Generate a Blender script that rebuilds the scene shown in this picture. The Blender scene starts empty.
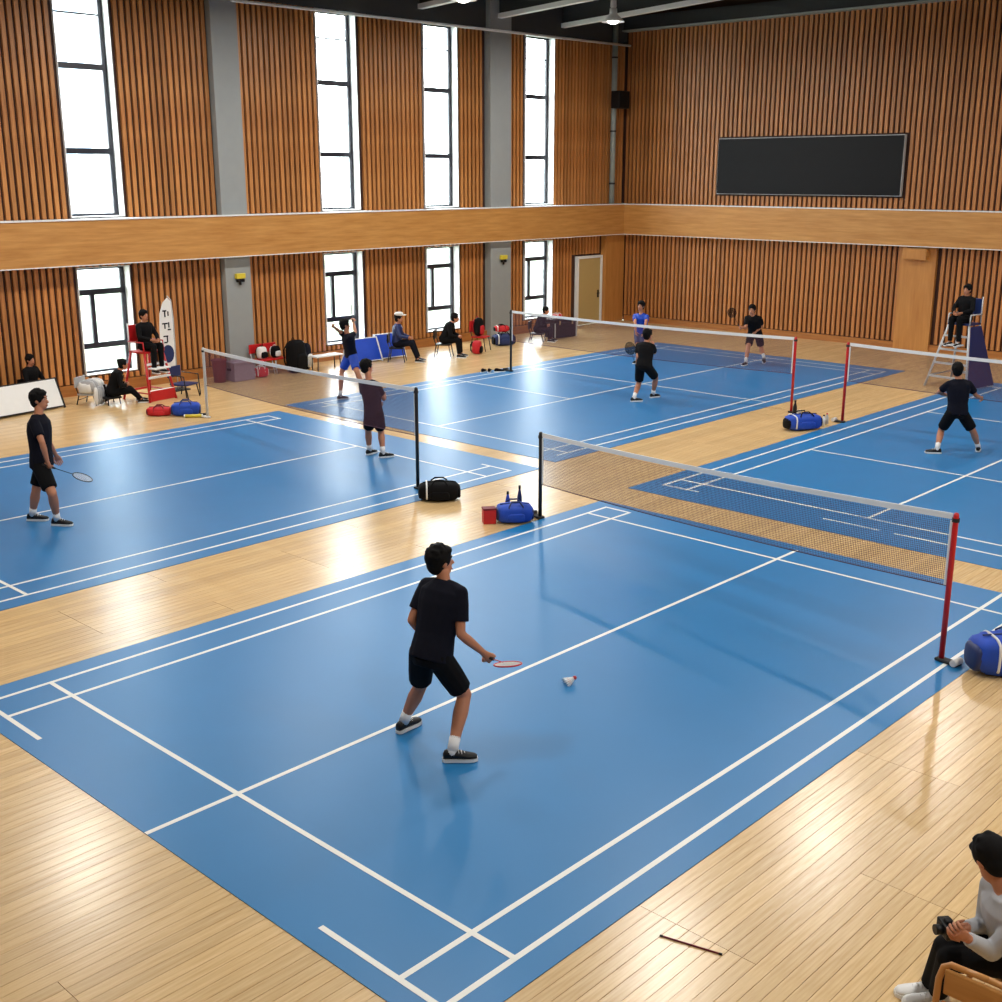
import bpy, bmesh, math, random
from mathutils import Vector, Matrix, Quaternion
random.seed(7)
PI = math.pi
scene = bpy.context.scene
COL = scene.collection

# ---------------------------------------------------------------- camera
EYE = Vector((0.0, 0.0, 4.728))
FPX, PITCH, YAW = 1188.08, 0.268814, 0.755900
cam_d = bpy.data.cameras.new('camera'); cam = bpy.data.objects.new('camera', cam_d); COL.objects.link(cam)
cam_d.sensor_width = 36.0; cam_d.lens = 36.0*FPX/1002.0; cam_d.clip_start = 0.05; cam_d.clip_end = 400
fwd = Vector((math.cos(YAW)*math.cos(PITCH), math.sin(YAW)*math.cos(PITCH), -math.sin(PITCH)))
rgt = Vector((math.sin(YAW), -math.cos(YAW), 0)); upv = rgt.cross(fwd)
cam.matrix_world = Matrix(((rgt.x, upv.x, -fwd.x, EYE.x), (rgt.y, upv.y, -fwd.y, EYE.y), (rgt.z, upv.z, -fwd.z, EYE.z), (0, 0, 0, 1)))
scene.camera = cam

# ---------------------------------------------------------------- sky, exposure
SKY = 19.0
LAMP_W = 235.0
world = bpy.data.worlds.new('overcast_sky'); scene.world = world; world.use_nodes = True
wn = world.node_tree.nodes['Background']
wn.inputs[0].default_value = (0.93, 0.97, 1.0, 1); wn.inputs[1].default_value = SKY
vs = scene.view_settings
vs.view_transform = 'Standard'; vs.look = 'None'; vs.gamma = 1.0; vs.use_curve_mapping = False
vs.exposure = 0.08

# room dimensions (metres): long window wall at Y=YW, end wall at X=XW
YW, XW, YR, XF, ZC = 24.6, 31.9, -6.0, -6.0, 9.9
WIN_X = [(12.70, 13.97), (19.48, 20.76), (23.08, 24.36), (27.15, 28.44)]

# ---------------------------------------------------------------- materials
MATS = {}
def rgb(r, g, b):
    f = lambda c: (c/255/12.92) if c/255 <= 0.04045 else ((c/255+0.055)/1.055)**2.4
    return (f(r), f(g), f(b), 1)
def nodes(name):
    m = bpy.data.materials.new(name); m.use_nodes = True
    nt = m.node_tree
    return m, nt, nt.nodes['Principled BSDF']
def mat(name, c, rough=0.5, metal=0.0, var=0.12, scale=8.0, stretch=(1, 1, 1), bump=0.0, spec=0.5, emit=None):
    """plain surface with procedural tone variation (and optional relief)"""
    if name in MATS: return MATS[name]
    m, nt, b = nodes(name); L = nt.links
    tc = nt.nodes.new('ShaderNodeTexCoord'); mp = nt.nodes.new('ShaderNodeMapping')
    mp.inputs['Scale'].default_value = stretch
    nz = nt.nodes.new('ShaderNodeTexNoise'); nz.inputs['Scale'].default_value = scale; nz.inputs['Detail'].default_value = 4
    L.new(tc.outputs['Object'], mp.inputs[0]); L.new(mp.outputs[0], nz.inputs['Vector'])
    mx = nt.nodes.new('ShaderNodeMix'); mx.data_type = 'RGBA'
    mx.inputs[6].default_value = tuple(x*(1-var) for x in c[:3])+(1,)
    mx.inputs[7].default_value = tuple(min(1, x*(1+var)) for x in c[:3])+(1,)
    L.new(nz.outputs['Fac'], mx.inputs[0]); L.new(mx.outputs[2], b.inputs['Base Color'])
    b.inputs['Roughness'].default_value = rough; b.inputs['Metallic'].default_value = metal
    b.inputs['Specular IOR Level'].default_value = spec
    if bump:
        bp = nt.nodes.new('ShaderNodeBump'); bp.inputs['Strength'].default_value = bump; bp.inputs['Distance'].default_value = 0.01
        L.new(nz.outputs['Fac'], bp.inputs['Height']); L.new(bp.outputs[0], b.inputs['Normal'])
    if emit:
        b.inputs['Emission Color'].default_value = tuple(c[:3])+(1,); b.inputs['Emission Strength'].default_value = emit
    MATS[name] = m
    return m
def wood(name, c1, c2, rough=0.35, scale=3.0, stretch=(1, 14, 14), tone=False, spec=0.5, bump=0.05):
    """grain running along the axis with the small stretch value; optional per-piece tone attribute"""
    m, nt, b = nodes(name); L = nt.links
    tc = nt.nodes.new('ShaderNodeTexCoord'); mp = nt.nodes.new('ShaderNodeMapping'); mp.inputs['Scale'].default_value = stretch
    L.new(tc.outputs['Object'], mp.inputs[0])
    nz = nt.nodes.new('ShaderNodeTexNoise'); nz.inputs['Scale'].default_value = scale; nz.inputs['Detail'].default_value = 6; nz.inputs['Roughness'].default_value = 0.6
    L.new(mp.outputs[0], nz.inputs['Vector'])
    cr = nt.nodes.new('ShaderNodeValToRGB'); cr.color_ramp.elements[0].position = 0.3; cr.color_ramp.elements[1].position = 0.72
    cr.color_ramp.elements[0].color = c1; cr.color_ramp.elements[1].color = c2
    L.new(nz.outputs['Fac'], cr.inputs[0])
    out = cr.outputs[0]
    if tone:
        at = nt.nodes.new('ShaderNodeAttribute'); at.attribute_name = 'tone'
        oi = nt.nodes.new('ShaderNodeObjectInfo')
        mul = nt.nodes.new('ShaderNodeVectorMath'); mul.operation = 'SCALE'
        L.new(out, mul.inputs[0]); L.new(at.outputs['Fac'], mul.inputs['Scale'])
        out = mul.outputs[0]
    L.new(out, b.inputs['Base Color'])
    b.inputs['Roughness'].default_value = rough; b.inputs['Specular IOR Level'].default_value = spec
    if bump:
        bp = nt.nodes.new('ShaderNodeBump'); bp.inputs['Strength'].default_value = bump; bp.inputs['Distance'].default_value = 0.004
        L.new(nz.outputs['Fac'], bp.inputs['Height']); L.new(bp.outputs[0], b.inputs['Normal'])
    MATS[name] = m
    return m
def glass_mat():
    m = bpy.data.materials.new('window_glass'); m.use_nodes = True; nt = m.node_tree; nt.nodes.clear()
    o = nt.nodes.new('ShaderNodeOutputMaterial'); t = nt.nodes.new('ShaderNodeBsdfTransparent'); g = nt.nodes.new('ShaderNodeBsdfGlossy')
    t.inputs[0].default_value = (0.93, 0.96, 0.96, 1); g.inputs['Roughness'].default_value = 0.03
    nz = nt.nodes.new('ShaderNodeTexNoise'); nz.inputs['Scale'].default_value = 0.6
    mr = nt.nodes.new('ShaderNodeMapRange'); mr.inputs[3].default_value = 0.03; mr.inputs[4].default_value = 0.07
    x = nt.nodes.new('ShaderNodeMixShader')
    nt.links.new(nz.outputs['Fac'], mr.inputs[0]); nt.links.new(mr.outputs[0], x.inputs[0])
    nt.links.new(t.outputs[0], x.inputs[1]); nt.links.new(g.outputs[0], x.inputs[2]); nt.links.new(x.outputs[0], o.inputs[0])
    MATS['glass'] = m
    return m
glass_mat()
wood('floor_wood', rgb(202, 166, 112), rgb(225, 194, 144), rough=0.25, scale=2.2, stretch=(1, 16, 16), tone=True, bump=0.03, spec=0.75)
wood('slat_wood', rgb(158, 94, 44), rgb(202, 140, 80), rough=0.42, scale=2.0, stretch=(10, 10, 0.6), tone=True, bump=0.03)
wood('band_wood', rgb(176, 120, 58), rgb(206, 152, 86), rough=0.4, scale=1.6, stretch=(0.7, 0.7, 9), bump=0.03)
wood('panel_wood', rgb(176, 116, 56), rgb(200, 142, 76), rough=0.4, scale=1.5, stretch=(6, 6, 0.5), bump=0.02)
wood('trim_wood', rgb(150, 92, 42), rgb(182, 120, 60), rough=0.4, scale=2, stretch=(0.7, 0.7, 9), bump=0.02)
mat('slat_back', rgb(58, 28, 14), 0.7)
mat('under_floor', rgb(70, 48, 26), 0.8)
mat('mat_blue', rgb(26, 116, 176), 0.37, var=0.07, scale=1.3, bump=0.0, spec=0.45)
mat('line_white', rgb(235, 235, 228), 0.4, var=0.04)
mat('plaster', rgb(200, 192, 180), 0.8, var=0.05)
mat('white_paint', rgb(232, 234, 234), 0.55, var=0.04)
mat('column_grey', rgb(148, 152, 151), 0.75, var=0.06, scale=4)
mat('frame_dark', rgb(30, 30, 42), 0.4, var=0.1)
mat('ceiling_dark', rgb(58, 60, 62), 0.8, var=0.12, scale=1)
mat('steel_dark', rgb(48, 50, 52), 0.6, var=0.1)
mat('steel_light', rgb(190, 192, 194), 0.5, var=0.06)
mat('pipe_grey', rgb(150, 160, 156), 0.5, var=0.08)
mat('black_plastic', rgb(12, 12, 14), 0.5, var=0.15, spec=0.35)
mat('black_cloth', rgb(10, 10, 12), 0.9, var=0.3, scale=20, spec=0.2)
mat('navy_cloth', rgb(13, 15, 28), 0.9, var=0.3, scale=18, spec=0.2)
mat('screen_black', rgb(12, 13, 16), 0.5, var=0.25, scale=30, spec=0.2)
mat('red_paint', rgb(190, 24, 30), 0.4)
mat('red_cloth', rgb(196, 26, 36), 0.7)
mat('blue_cloth', rgb(12, 66, 176), 0.65, var=0.25, scale=10)
mat('blue_board', rgb(24, 70, 190), 0.5, var=0.1)
mat('blue_dark', rgb(20, 40, 92), 0.5, var=0.15)
mat('white_cloth', rgb(228, 228, 226), 0.75, var=0.06)
mat('grey_cloth', rgb(176, 178, 182), 0.8, var=0.1)
mat('maroon', rgb(110, 22, 34), 0.6)
mat('purple', rgb(150, 132, 150), 0.6)
mat('yellow', rgb(216, 196, 60), 0.5)
mat('tan_paint', rgb(188, 164, 108), 0.5, var=0.05)
mat('net_cord', rgb(88, 54, 70), 0.8)
mat('post_red', rgb(190, 20, 24), 0.35)
mat('post_black', rgb(18, 18, 20), 0.35)
mat('post_white', rgb(206, 206, 204), 0.35)
mat('rubber', rgb(34, 34, 36), 0.7)
mat('chrome', rgb(190, 190, 190), 0.25, metal=0.9)
mat('skin', rgb(186, 124, 92), 0.55, var=0.06)
mat('hair', rgb(8, 7, 7), 0.8, var=0.3, scale=40, spec=0.2)
mat('eye_white', rgb(190, 186, 180), 0.3, var=0.02)
mat('lip', rgb(150, 84, 74), 0.5)
mat('sock_white', rgb(228, 228, 228), 0.8, var=0.05)
mat('bulb_glow', (1.0, 0.96, 0.9, 1), 0.5, var=0.0, emit=6.0)
mat('grass', rgb(120, 130, 110), 0.9)
mat('facade', rgb(214, 218, 222), 0.8, var=0.03)
mat('pane_far', rgb(150, 170, 190), 0.3)

# ---------------------------------------------------------------- mesh helpers
class MB:
    def __init__(s): s.v, s.f, s.sm = [], [], []
    def add(s, vs, fs, smooth=False):
        o = len(s.v); s.v += [tuple(v) for v in vs]; s.f += [tuple(i+o for i in f) for f in fs]; s.sm += [smooth]*len(fs)
        return s
    def box(s, x0, x1, y0, y1, z0, z1, M=None):
        vs = [Vector((x, y, z)) for x in (x0, x1) for y in (y0, y1) for z in (z0, z1)]
        if M: vs = [M @ v for v in vs]
        return s.add(vs, [(0, 1, 3, 2), (4, 6, 7, 5), (0, 4, 5, 1), (2, 3, 7, 6), (0, 2, 6, 4), (1, 5, 7, 3)])
    def bevbox(s, x0, x1, y0, y1, z0, z1, r=0.01, M=None):
        bm = bmesh.new(); bmesh.ops.create_cube(bm, size=1)
        for v in bm.verts: v.co = Vector(((x0+x1)/2+v.co.x*(x1-x0), (y0+y1)/2+v.co.y*(y1-y0), (z0+z1)/2+v.co.z*(z1-z0)))
        bmesh.ops.bevel(bm, geom=bm.edges[:], offset=r, segments=2, affect='EDGES', profile=0.5)
        bm.verts.index_update()
        vs = [(M @ v.co) if M else v.co.copy() for v in bm.verts]; fs = [[v.index for v in f.verts] for f in bm.faces]
        bm.free(); return s.add(vs, fs)
    def tube(s, pts, r, n=8, cap=True, rr=None, closed=False):
        pts = [Vector(p) for p in pts]; k = len(pts); vs = []; fs = []; prev = None
        for i, p in enumerate(pts):
            if closed: t = pts[(i+1) % k]-pts[i-1]
            else: t = pts[min(i+1, k-1)]-pts[max(i-1, 0)]
            t.normalize()
            if prev is None:
                a = Vector((0, 0, 1)) if abs(t.z) < 0.9 else Vector((1, 0, 0)); u = t.cross(a).normalized()
            else:
                u = (prev - t*prev.dot(t)).normalized()
            prev = u; w = t.cross(u); R = rr[i] if rr else r
            for j in range(n):
                a = 2*PI*j/n; vs.append(p+(u*math.cos(a)+w*math.sin(a))*R)
        m = k if closed else k-1
        for i in range(m):
            for j in range(n):
                a = i*n+j; b = i*n+(j+1) % n; c = ((i+1) % k)*n+(j+1) % n; d = ((i+1) % k)*n+j
                fs.append((a, b, c, d))
        s.add(vs, fs, n > 4)
        if cap and not closed:
            o = len(s.v)-len(vs)
            s.f += [tuple(o+j for j in reversed(range(n))), tuple(o+(k-1)*n+j for j in range(n))]; s.sm += [False, False]
        return s
    def lathe(s, prof, n=16, M=None, smooth=True):
        vs = []; fs = []
        for r, z in prof:
            for j in range(n):
                a = 2*PI*j/n; v = Vector((r*math.cos(a), r*math.sin(a), z)); vs.append((M @ v) if M else v)
        for i in range(len(prof)-1):
            for j in range(n): fs.append((i*n+j, i*n+(j+1) % n, (i+1)*n+(j+1) % n, (i+1)*n+j))
        return s.add(vs, fs, smooth)
    def ell(s, c, rx, ry, rz, M=None, n=12, m=8):
        c = Vector(c); vs = []; fs = []
        for i in range(m+1):
            th = PI*i/m
            for j in range(n):
                a = 2*PI*j/n; v = Vector((rx*math.sin(th)*math.cos(a), ry*math.sin(th)*math.sin(a), rz*math.cos(th)))
                vs.append(c+((M @ v) if M else v))
        for i in range(m):
            for j in range(n): fs.append((i*n+j, (i+1)*n+j, (i+1)*n+(j+1) % n, i*n+(j+1) % n))
        return s.add(vs, fs, True)
    def prism(s, poly, y0, y1, M=None):
        """poly in local XZ, extruded along Y"""
        n = len(poly); vs = [Vector((x, y0, z)) for x, z in poly]+[Vector((x, y1, z)) for x, z in poly]
        if M: vs = [M @ v for v in vs]
        fs = [tuple(range(n)), tuple(reversed(range(n, 2*n)))]+[(i, i+n, (i+1) % n+n, (i+1) % n) for i in range(n)]
        return s.add(vs, fs)
    def mesh(s, name, m):
        me = bpy.data.meshes.new(name); me.from_pydata(s.v, [], s.f)
        me.polygons.foreach_set('use_smooth', s.sm); me.materials.append(MATS[m]); 
        bm = bmesh.new(); bm.from_mesh(me); bmesh.ops.recalc_face_normals(bm, faces=bm.faces); bm.to_mesh(me); bm.free()
        return me
    def build(s, name, m, parent=None, loc=None, label=None, cat=None, group=None, kind=None):
        o = bpy.data.objects.new(name, s.mesh(name, m)); COL.objects.link(o)
        if parent: o.parent = parent
        if loc is not None: o.location = loc
        return tag(o, label, cat, group, kind)
def tag(o, label=None, cat=None, group=None, kind=None):
    if label: o['label'] = label
    if cat: o['category'] = cat
    if group: o['group'] = group
    if kind: o['kind'] = kind
    return o
def thing(name, label, cat, loc=(0, 0, 0), rz=0.0, group=None):
    o = bpy.data.objects.new(name, None); COL.objects.link(o); o.empty_display_size = 0.2
    o.location = loc; o.rotation_euler = (0, 0, rz)
    return tag(o, label, cat, group)
def inst(name, me, parent=None, loc=(0, 0, 0), rz=0.0):
    o = bpy.data.objects.new(name, me); COL.objects.link(o); o.parent = parent; o.location = loc; o.rotation_euler = (0, 0, rz)
    return o
def set_tone(me, val):
    a = me.attributes.new('tone', 'FLOAT', 'FACE')
    if hasattr(val, '__len__'): a.data.foreach_set('value', val)
    else: a.data.foreach_set('value', [val]*len(me.polygons))
def seen(x, y, z, m=15):
    q = Vector((x, y, z))-EYE; d = q.dot(fwd)
    if d < 0.3: return False
    u = 501+FPX*q.dot(rgt)/d; v = 501-FPX*q.dot(upv)/d
    return -m < u < 1002+m and -m < v < 1002+m

# ---------------------------------------------------------------- floor: boards laid along X
floor = MB().box(XF, XW, YR, YW+0.1, -0.12, -0.016).build('floor', 'under_floor', kind='structure')
BW, BL = 0.1, 3.05
MATS_RECT = [(3.9, 13.55, 4.1, 10.68), (4.9, 14.42, 12.67, 19.92), (14.92, 28.2, 12.8, 20.35), (14.4, 28.0, 4.0, 10.85)]
boards = []
j = 0
y = YR
while y < YW-0.01:
    grp = int(math.floor((y+0.9)/1.0)); off = 2.65+(0 if grp % 2 == 0 else 1.37)
    k = math.floor((XF-off)/BL)
    while off+k*BL < XW:
        x0 = max(XF, off+k*BL); x1 = min(XW, off+(k+1)*BL)
        if x1-x0 > 0.05:
            hid = any(x0 > a+0.1 and x1 < b-0.1 and y > c+0.1 and y+BW < d-0.1 for a, b, c, d in MATS_RECT)
            if not hid: boards.append((x0, x1, y))
        k += 1
    y += BW
def uncovered(b):
    x0, x1, y0 = b; xm = (x0+x1)/2
    pts = [(x0+0.1, y0), (xm, y0), (x1-0.1, y0)]
    return sum(seen(px, py, 0, 0) and not any(a < px < bb and c < py < d for a, bb, c, d in MATS_RECT) for px, py in pts)
vis = [b for b in boards if uncovered(b) and (b[1]-b[0]) > BL-0.01]
vis.sort(key=lambda b: ((b[0]+b[1])/2)**2+b[2]**2)
near = set(vis[:296])
variants = []
for i in range(14):
    me = MB().box(0, BL-0.004, 0, BW-0.004, -0.016, 0.0).mesh('floor_board', 'floor_wood'); set_tone(me, 0.90+0.013*i); variants.append(me)
for b in boards:
    if b in near: inst('floor_board', random.choice(variants), floor, (b[0], b[2], 0))
mb = MB(); tones = []
for b in boards:
    if b not in near:
        mb.box(b[0], b[1]-0.004, b[2], b[2]+BW-0.004, -0.016, 0.0); tones += [0.90+0.013*random.randrange(14)]*6
o = mb.build('floor_boards', 'floor_wood', floor, kind='stuff'); set_tone(o.data, tones)

# ---------------------------------------------------------------- wall with windows
def wall_cells(mb, holes, a0, a1, z0, z1, put):
    xs = sorted({a0, a1, *[h[0] for h in holes], *[h[1] for h in holes]}); zs = sorted({z0, z1, *[h[2] for h in holes], *[h[3] for h in holes]})
    for i in range(len(xs)-1):
        for k in range(len(zs)-1):
            cx, cz = (xs[i]+xs[i+1])/2, (zs[k]+zs[k+1])/2
            if any(h[0] < cx < h[1] and h[2] < cz < h[3] for h in holes): continue
            put(xs[i], xs[i+1], zs[k], zs[k+1])
ZU0, ZU1, ZL0, ZL1 = 3.82, 8.62, 0.40, 2.76
holes = []
for a, b in WIN_X: holes += [(a, b, ZU0, ZU1), (a, b, ZL0, ZL1)]
mb = MB(); wall_cells(mb, holes, XF, XW+0.3, 0, ZC, lambda x0, x1, z0, z1: mb.box(x0, x1, YW+0.06, YW+0.40, z0, z1))
wall_left = mb.build('wall_left', 'slat_back', kind='structure')
# dark upper strip above the slats
MB().box(XF, XW, YW-0.02, YW+0.055, 8.62, ZC-0.02).build('upper_wall_panel', 'ceiling_dark', wall_left)
# white plaster reveals round each opening
for n, (a, b) in enumerate(WIN_X):
    for z0, z1 in ((ZU0, ZU1), (ZL0, ZL1)):
        m_ = MB()
        m_.box(a, a+0.02, YW, YW+0.40, z0, z1).box(b-0.02, b, YW, YW+0.40, z0, z1).box(a+0.02, b-0.02, YW, YW+0.40, z0, z0+0.02).box(a+0.02, b-0.02, YW, YW+0.40, z1-0.02, z1)
        m_.build('window_reveal', 'white_paint', wall_left)
def window(n, a, b, z0, z1, hz, thin, mull):
    w = bpy.data.objects.new('window_%d' % n, None); COL.objects.link(w); w.location = ((a+b)/2, YW+0.26, z0); w['kind'] = 'structure'
    hw = (b-a)/2-0.02; h = z1-z0-0.02
    f = MB(); t = 0.105
    f.box(-hw, -hw+t, -0.03, 0.03, 0.02, h).box(hw-t, hw, -0.03, 0.03, 0.02, h).box(-hw+t, hw-t, -0.03, 0.03, 0.02, 0.02+0.05).box(-hw+t, hw-t, -0.03, 0.03, h-0.05, h)
    fo = f.build('window_frame', 'frame_dark', w)
    for z in hz: MB().box(-hw+t, hw-t, -0.035, 0.035, z-z0-0.062, z-z0+0.062).build('transom', 'frame_dark', fo)
    for z in thin: MB().box(-hw+t, hw-t, -0.02, 0.02, z-z0-0.018, z-z0+0.018).build('glazing_bar', 'frame_dark', fo)
    if mull is not None: MB().box(mull-0.05, mull+0.05, -0.035, 0.035, hz[1]-z0+0.062, hz[0]-z0-0.062).build('mullion', 'frame_dark', fo)
    zz = sorted([z0+0.07, *hz, *thin, z1-0.07])
    for i in range(len(zz)-1):
        lo, hi = zz[i]-z0, zz[i+1]-z0
        spans = [(-hw+t, hw-t)]
        if mull is not None and abs(zz[i]-hz[1]) < 0.01: spans = [(-hw+t, mull), (mull, hw-t)]
        for s0, s1 in spans: MB().box(s0, s1, -0.006, 0.006, lo, hi).build('pane', 'glass', w)
    return w
for n, (a, b) in enumerate(WIN_X):
    window(2*n+1, a, b, ZU0, ZU1, [6.93, 5.20], [7.98], None)
    window(2*n+2, a, b, ZL0, ZL1, [2.20, 1.02], [], -0.20)
    for z0, z1 in ((ZU0, ZU1), (ZL0, ZL1)):     # sampling portals for the sky in the openings
        l = bpy.data.lights.new('sky_portal', 'AREA'); l.shape = 'RECTANGLE'; l.size = b-a; l.size_y = z1-z0; l.cycles.is_portal = True
        lo = bpy.data.objects.new('sky_portal', l); COL.objects.link(lo); lo.location = ((a+b)/2, YW+0.42, (z0+z1)/2)
        lo.rotation_euler = (math.radians(-90), 0, 0)
# slats on the window wall
SP, SWD, SDP = 0.155, 0.090, 0.06
def slat_set(wall, a0, a1, z0, z1, skip, along, face, vrange):
    """vertical slats between a0 and a1; those in view are parts, the rest one joined part"""
    me = {}
    rest = MB(); rt = []
    n = int((a1-a0)/SP)
    for i in range(n):
        a = a1-(i+1)*SP+(SP-SWD)
        iv = [(z0, z1)]
        for s in skip:
            if a+SWD > s[0] and a < s[1]:
                nv = []
                for p, q in iv:
                    if s[3] <= p or s[2] >= q: nv.append((p, q)); continue
                    if s[2]-p > 0.03: nv.append((p, s[2]))
                    if q-s[3] > 0.03: nv.append((s[3], q))
                iv = nv
        for p, q in iv:
            tn = random.randrange(6)
            if vrange[0] < a < vrange[1]:
                key = (round(p, 3), round(q, 3), tn)
                if key not in me:
                    b_ = MB(); b_.box(0, SWD, -SDP, 0, 0, q-p) if along == 'x' else b_.box(-SDP, 0, 0, SWD, 0, q-p)
                    me[key] = b_.mesh('slat', 'slat_wood'); set_tone(me[key], 0.85+0.06*tn)
                inst('slat', me[key], wall, (a, face, p) if along == 'x' else (face, a, p))
            else:
                if along == 'x': rest.box(a, a+SWD, face-SDP, face, p, q)
                else: rest.box(face-SDP, face, a, a+SWD, p, q)
                rt += [0.85+0.06*tn]*6
    if rest.v:
        o = rest.build('slat_panel', 'slat_wood', wall, kind='stuff'); set_tone(o.data, rt)
COLX = [(16.38, 17.10, 0.15), (25.46, 26.32, 0.20)]
skip = [(a-0.02, b+0.02, 0, 9.9) for a, b in WIN_X]
skipU = [(a, b, ZU0-1, ZU1+1) for a, b in WIN_X]+[(c[0]-0.02, c[1]+0.02, 0, 10) for c in COLX]
skipL = [(a, b, ZL0-0.03, ZL1) for a, b in WIN_X]+[(c[0]-0.02, c[1]+0.02, 0, 10) for c in COLX]+[(29.5, 32, -1, 2.25), (30.8, 32, 0, 10)]
slat_set(wall_left, XF, XW-0.07, 3.80, 8.62, skipU, 'x', YW+0.06, (10.4, 40))
slat_set(wall_left, XF, XW-0.07, 0.26, 2.83, skipL, 'x', YW+0.06, (10.4, 40))
# columns, gallery band, skirting
for n, (a, b, d) in enumerate(COLX):
    c = MB().bevbox(a, b, YW-d, YW+0.055, 0, ZC-0.03, 0.012).build('column', 'column_grey', wall_left)
MB().box(30.88, XW-0.06, YW-0.16, YW+0.055, 0, 2.80).build('corner_pillar', 'panel_wood', wall_left)
BD = 0.32
def band(name, x0, x1, y0, y1, lipbox):
    o = MB().box(x0, x1, y0, y1, 2.84, 3.765).build(name, 'band_wood', kind='structure')
    b0 = lipbox
    MB().box(*b0, 3.765, 3.795).build('top_ledge', 'white_paint', o)
    MB().box(*b0, 2.82, 2.84).build('bottom_edge', 'white_paint', o)
    return o
band('trim_1', XF, XW-BD, YW-BD, YW-0.003, (XF, XW-BD-0.02, YW-BD-0.02, YW-0.003))
band('trim_2', XW-BD, XW-0.003, YR, YW-0.003, (XW-BD-0.02, XW-0.003, YR, YW-0.003))
MB().box(XF, 29.52, YW-0.03, YW+0.055, 0, 0.24).build('baseboard_left', 'trim_wood', kind='structure')
MB().box(XW-0.03, XW+0.055, YR, YW-0.2, 0, 0.18).build('baseboard_back', 'trim_wood', kind='structure')
# end wall
mb = MB().box(XW+0.06, XW+0.30, YR-0.3, YW+0.055, 0, ZC)
wall_back = mb.build('wall_back', 'slat_back', kind='structure')
PIL = (13.86, 14.88)
slat_set(wall_back, YR, YW-0.07, 3.80, 9.05, [(14.96, 20.98, 4.08, 5.80)], 'y', XW+0.06, (9.6, 40))
slat_set(wall_back, YR, YW-0.17, 0.20, 2.83, [(PIL[0], PIL[1], -1, 4)], 'y', XW+0.06, (9.6, 40))
MB().box(XW-0.06, XW+0.055, PIL[0], PIL[1], 0.0, 2.83).build('flat_panel', 'panel_wood', wall_back)
MB().box(XW-0.22, XW+0.055, YR, YW-0.03, 9.07, 9.45).build('top_beam', 'steel_dark', wall_back)
MB().box(XW-0.30, XW+0.055, YR, YW-0.03, 9.02, 9.065).build('top_rail', 'pipe_grey', wall_back)
# the two walls behind the camera
MB().box(XF-0.2, XW+0.3, YR-0.2, YR, 0, ZC).build('wall_right', 'plaster', kind='structure')
MB().box(XF-0.2, XF, YR, YW+0.4, 0, ZC).build('wall_front', 'plaster', kind='structure')

# ---------------------------------------------------------------- ceiling, rafters, lamps
ceil = MB().box(XF-0.2, XW+0.3, YR-0.2, YW+0.4, ZC, ZC+0.2).build('ceiling', 'ceiling_dark', kind='structure')
for X in [25.84+2.89*k for k in range(-10, 2)]:
    r = thing('roof_rafter', 'x', 'rafter', (X, YW, 8.9))
    MB().add([Vector((dx, dy, z)) for dx in (-0.09, 0.09) for dy, z in ((-0.05, 0.0), (-13.0, 0.68), (-13.0, 0.80), (-0.05, 0.12))],
             [(0, 1, 2, 3), (7, 6, 5, 4), (0, 4, 5, 1), (1, 5, 6, 2), (2, 6, 7, 3), (3, 7, 4, 0)]).build('bottom_flange', 'white_paint', r)
    MB().add([Vector((dx, dy, z)) for dx in (-0.02, 0.02) for dy, z in ((-0.05, 0.125), (-13.0, 0.805), (-13.0, 0.97), (-0.05, 0.60))],
             [(0, 1, 2, 3), (7, 6, 5, 4), (0, 4, 5, 1), (1, 5, 6, 2), (2, 6, 7, 3), (3, 7, 4, 0)]).build('web', 'steel_dark', r)
    r['label'] = 'steel roof rafter rising from the window wall'; r['group'] = 'roof rafters'
    del r['category']; r['kind'] = 'structure'
pp = thing('wall_pipe', 'thin white pipe running along the top of the tall windows', 'pipe', (0, 0, 0))
MB().tube([(16.9, YW-0.26, 8.52), (31.75, YW-0.26, 8.60)], 0.035, 8).build('pipe', 'white_paint', pp)
for x in (17.4, 20.0, 22.6, 25.2, 27.8, 30.4):
    MB().box(x-0.02, x+0.02, YW-0.26, YW-0.03, 8.53+(x-17)*0.005, 8.57+(x-17)*0.005).build('bracket', 'steel_dark', pp)
def lamp(x, y, z, label):
    t = thing('pendant_lamp', label, 'lamp', (x, y, z), 0, 'high bay lamps')
    prof = [(0.05, 0.34), (0.09, 0.33), (0.10, 0.20), (0.20, 0.10), (0.30, 0.0), (0.29, 0.0), (0.19, 0.09), (0.02, 0.18)]
    MB().lathe(prof, 20).build('reflector', 'white_paint', t)
    MB().lathe([(0.002, 0.55), (0.07, 0.54), (0.08, 0.36), (0.06, 0.34), (0.002, 0.34)], 14).build('ballast', 'steel_light', t)
    MB().tube([(0, 0, 0.55), (0, 0, ZC-z)], 0.012, 6).build('cable', 'steel_light', t)
    MB().ell((0, 0, 0.02), 0.15, 0.15, 0.075).build('bulb', 'bulb_glow', t)
    l = bpy.data.lights.new('lamp_light', 'AREA'); l.shape = 'DISK'; l.size = 0.5; l.energy = LAMP_W; l.color = (1.0, 0.96, 0.90)
    lo = bpy.data.objects.new('lamp_light', l); COL.objects.link(lo); lo.parent = t; lo.location = (0, 0, -0.07)
    return t
lamp(25.6, 20.2, 8.46, 'white cone pendant lamp hanging from the dark roof near the corner')
for x, r in ((4.0, 'first'), (9.4, 'second'), (14.8, 'third'), (20.2, 'fourth'), (25.6, 'fifth')):
    for y, c in ((0.0, 'farthest from'), (10.1, 'midway to'), (20.2, 'nearest')):
        if (x, y) != (25.6, 20.2): lamp(x, y, 8.46, 'white cone pendant lamp of the %s row, %s the window wall, above the picture' % (r, c))

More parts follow.
